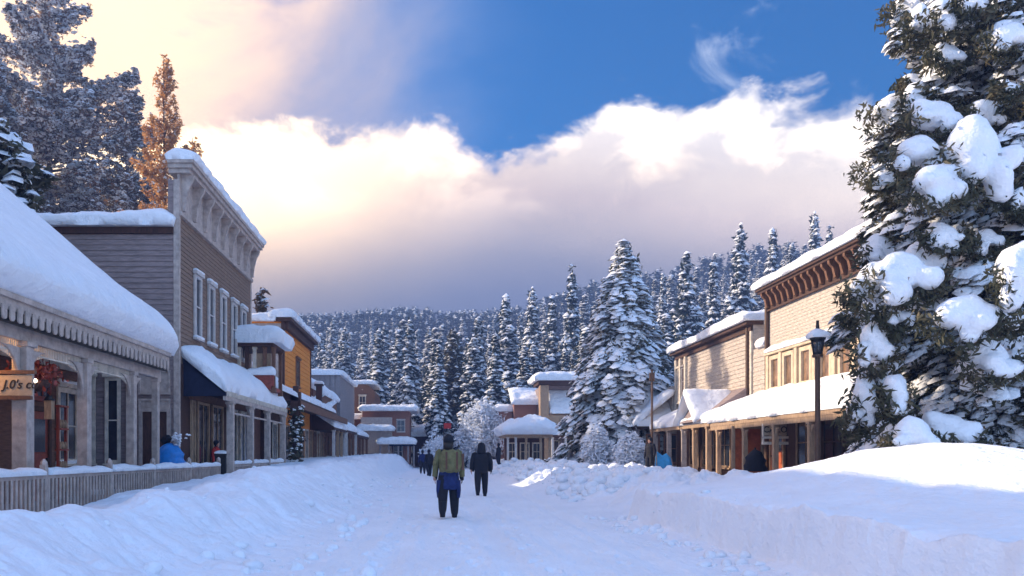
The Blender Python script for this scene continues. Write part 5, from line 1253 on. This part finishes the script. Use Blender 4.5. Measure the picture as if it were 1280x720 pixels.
def noise(scale, detail=6, rough=.55, dist=0.0, off=(0, 0, 0), sq=(1, 1, 1.6)):
    mp = nt.nodes.new('ShaderNodeMapping'); mp.inputs['Scale'].default_value = sq; mp.inputs['Location'].default_value = off; L(D, mp.inputs[0])
    n = nt.nodes.new('ShaderNodeTexNoise'); n.inputs['Scale'].default_value = scale; n.inputs['Detail'].default_value = detail; n.inputs['Roughness'].default_value = rough; n.inputs['Distortion'].default_value = dist
    L(mp.outputs[0], n.inputs['Vector']); return n.outputs[0]
sky = nt.nodes.new('ShaderNodeTexSky'); sky.sky_type = 'NISHITA'; sky.sun_disc = False
sky.sun_elevation = math.radians(SUN_EL); sky.sun_rotation = math.radians(SUN_AZ); sky.air_density = 1.0; sky.dust_density = 0.2; sky.ozone_density = 3.0
hs = nt.nodes.new('ShaderNodeHueSaturation'); hs.inputs['Saturation'].default_value = 1.9; hs.inputs['Value'].default_value = 1.0; L(sky.outputs[0], hs.inputs['Color'])
bg = nt.nodes.new('ShaderNodeBackground'); L(mixc(1.0, hs.outputs[0], (.06, .92, 1.05), 'MULTIPLY'), bg.inputs[0]); bg.inputs[1].default_value = 0.072
n1 = noise(4.2, 8, .55, .25, (2.1, .4, .7)); n2 = noise(1.7, 3, .5, 0, (5.1, 1.4, .2)); n3 = noise(11, 6, .6, .4, (1, 2, 3))
nn = mth('ADD', mth('MULTIPLY', mth('SUBTRACT', n1, .5), 10.5), mth('MULTIPLY', mth('SUBTRACT', n3, .5), 6.0))
top = mth('ADD', 22.4, nn)
dl = mth('SUBTRACT', top, el)
mask = ssn(-0.4, 1.3, dl)
# body colour of the cloud bank by height (lower = in shade, blue grey)
lowv = mth('ADD', el, mth('MULTIPLY', mth('SUBTRACT', n2, .5), 7.0))
lowv = mth('ADD', lowv, mth('MULTIPLY', mth('MAXIMUM', mth('SUBTRACT', -3.0, az), 0.0), 0.22))
lowv = mth('ADD', lowv, mth('MULTIPLY', mth('MAXIMUM', mth('SUBTRACT', az, 14.0), 0.0), 0.20))
lowv = mth('ADD', lowv, mth('MULTIPLY', mth('SUBTRACT', n1, .5), 3.0))
rp_ = nt.nodes.new('ShaderNodeValToRGB'); L(mth('DIVIDE', lowv, 30.0), rp_.inputs[0])
st_ = [(5, (.075, .10, .18)), (10.5, (.125, .145, .225)), (13, (.20, .20, .25)), (15.2, (.34, .30, .31)), (17.4, (.52, .43, .40)), (19.6, (.76, .64, .54)), (22, (.92, .82, .70)), (27, (.90, .85, .78))]
while len(rp_.color_ramp.elements) < len(st_): rp_.color_ramp.elements.new(.5)
for e, (pz, c_) in zip(rp_.color_ramp.elements, st_): e.position = pz / 30; e.color = (*c_, 1)
rp2 = mixc(ssn(.42, .62, noise(9, 9, .6, .3, (4, 4, 2))), (.62, .64, .72), (1.16, 1.13, 1.08))
cloudc = mixc(ssn(14, 20, el), rp_.outputs[0], mixc(1.0, rp_.outputs[0], rp2, 'MULTIPLY'))
cc = mixc(mth('MULTIPLY', ssn(6, -16, az), .85), cloudc, (1.12, .98, .72), 'MULTIPLY')
# sun glow behind the clouds on the left
gl = mth('EXPONENT', mth('MULTIPLY', -1.0, mth('ADD', mth('POWER', mth('DIVIDE', mth('ADD', az, 17.0), 16.0), 2.0), mth('POWER', mth('DIVIDE', mth('SUBTRACT', el, 21.0), 6.5), 2.0))))
cc = mixc(mth('MULTIPLY', gl, 1.0), cc, (.95, .62, .28), 'ADD')
cb = nt.nodes.new('ShaderNodeBackground'); L(cc, cb.inputs[0]); cb.inputs[1].default_value = 1.0
# thin veil at upper left
az2 = mth('ADD', az, mth('MULTIPLY', mth('SUBTRACT', noise(2.2, 6, .6, .6, (9, 2, 4)), .5), 26.0))
vm = mth('MULTIPLY', ssn(7, -11, az2), ssn(.26, .46, noise(2.6, 7, .6, .5, (3, 1, 0))))
vb = nt.nodes.new('ShaderNodeBackground'); L(mixc(ssn(-8, -22, az2), mixc(ssn(3, -12, az2), (.12, .19, .36), (.30, .27, .31)), (1.0, .66, .38)), vb.inputs[0]); vb.inputs[1].default_value = 1.0
# wisps to the right
wm = mth('MULTIPLY', mth('MULTIPLY', ssn(.56, .74, noise(7, 8, .62, .8, (7, 3, 1))), ssn(33, 24, el)), .65)
wb = nt.nodes.new('ShaderNodeBackground'); wb.inputs[0].default_value = (.40, .45, .55, 1)
# fill light added in the unseen sky above, behind and right of the viewer
up = ssn(38, 64, el)
ub = nt.nodes.new('ShaderNodeBackground'); ub.inputs[0].default_value = (.16, .40, 1.0, 1); ub.inputs[1].default_value = 0.45
bk = mth('MULTIPLY', mth('MAXIMUM', ssn(.05, -.45, sx.outputs[1]), ssn(44, 58, az)), ssn(60, 40, el))
kb = nt.nodes.new('ShaderNodeBackground'); kb.inputs[0].default_value = (.30, .47, .78, 1); kb.inputs[1].default_value = 1.0
def mixs(f, a, b):
    n = nt.nodes.new('ShaderNodeMixShader'); L(f, n.inputs[0]); L(a.outputs[0], n.inputs[1]); L(b.outputs[0], n.inputs[2]); return n
s1 = mixs(wm, bg, wb); s2 = mixs(mth('MULTIPLY', vm, .95), s1, vb); s3 = mixs(mask, s2, cb); s4 = mixs(bk, mixs(mth('MULTIPLY', up, .85), s3, ub), kb)
out = nt.nodes.new('ShaderNodeOutputWorld'); L(s4.outputs[0], out.inputs[0])

ld = bpy.data.lights.new('sun', 'SUN'); ld.energy = 4.2; ld.angle = math.radians(0.6); ld.color = (1.0, .82, .62)
lo_ = bpy.data.objects.new('sun', ld); COL.objects.link(lo_)
a, e = math.radians(SUN_AZ), math.radians(SUN_EL)
sd_ = Vector((math.sin(a) * math.cos(e), math.cos(a) * math.cos(e), math.sin(e)))
lo_.rotation_euler = (-sd_).to_track_quat('-Z', 'Y').to_euler()

HAZE = True
if HAZE:
    hz = MB().box(-640, 720, -30, 470, -2, 82).build('haze', None)
    m = bpy.data.materials.new('haze'); m.use_nodes = True; t_ = m.node_tree; t_.nodes.remove(t_.nodes['Principled BSDF'])
    pv_ = t_.nodes.new('ShaderNodeVolumePrincipled'); pv_.inputs['Color'].default_value = (.17, .27, .56, 1); pv_.inputs['Density'].default_value = 0.0026; pv_.inputs['Anisotropy'].default_value = 0.2
    t_.links.new(pv_.outputs[0], t_.nodes['Material Output'].inputs['Volume'])
    hz.data.materials.clear(); hz.data.materials.append(m); tag(hz, kind='stuff')

cam = bpy.data.cameras.new('camera'); co_ = bpy.data.objects.new('camera', cam); COL.objects.link(co_); SC.camera = co_
co_.location = (0, 0, CAMH); co_.rotation_euler = (math.pi / 2, 0, 0)
cam.sensor_width = 36; cam.lens = 36 * FOC / 1280; cam.shift_x = (640 - VPX) / 1280; cam.shift_y = (HOR - 360) / 1280
cam.clip_start = .1; cam.clip_end = 6000
SC.view_settings.view_transform = 'Standard'; SC.view_settings.look = 'None'; SC.view_settings.gamma = 1; SC.view_settings.exposure = 1.35; SC.view_settings.use_curve_mapping = False
SC.cycles.use_denoising = True; SC.cycles.max_bounces = 6; SC.cycles.diffuse_bounces = 4; SC.cycles.volume_bounces = 0; SC.cycles.transparent_max_bounces = 6
SC.cycles.sample_clamp_indirect = 6
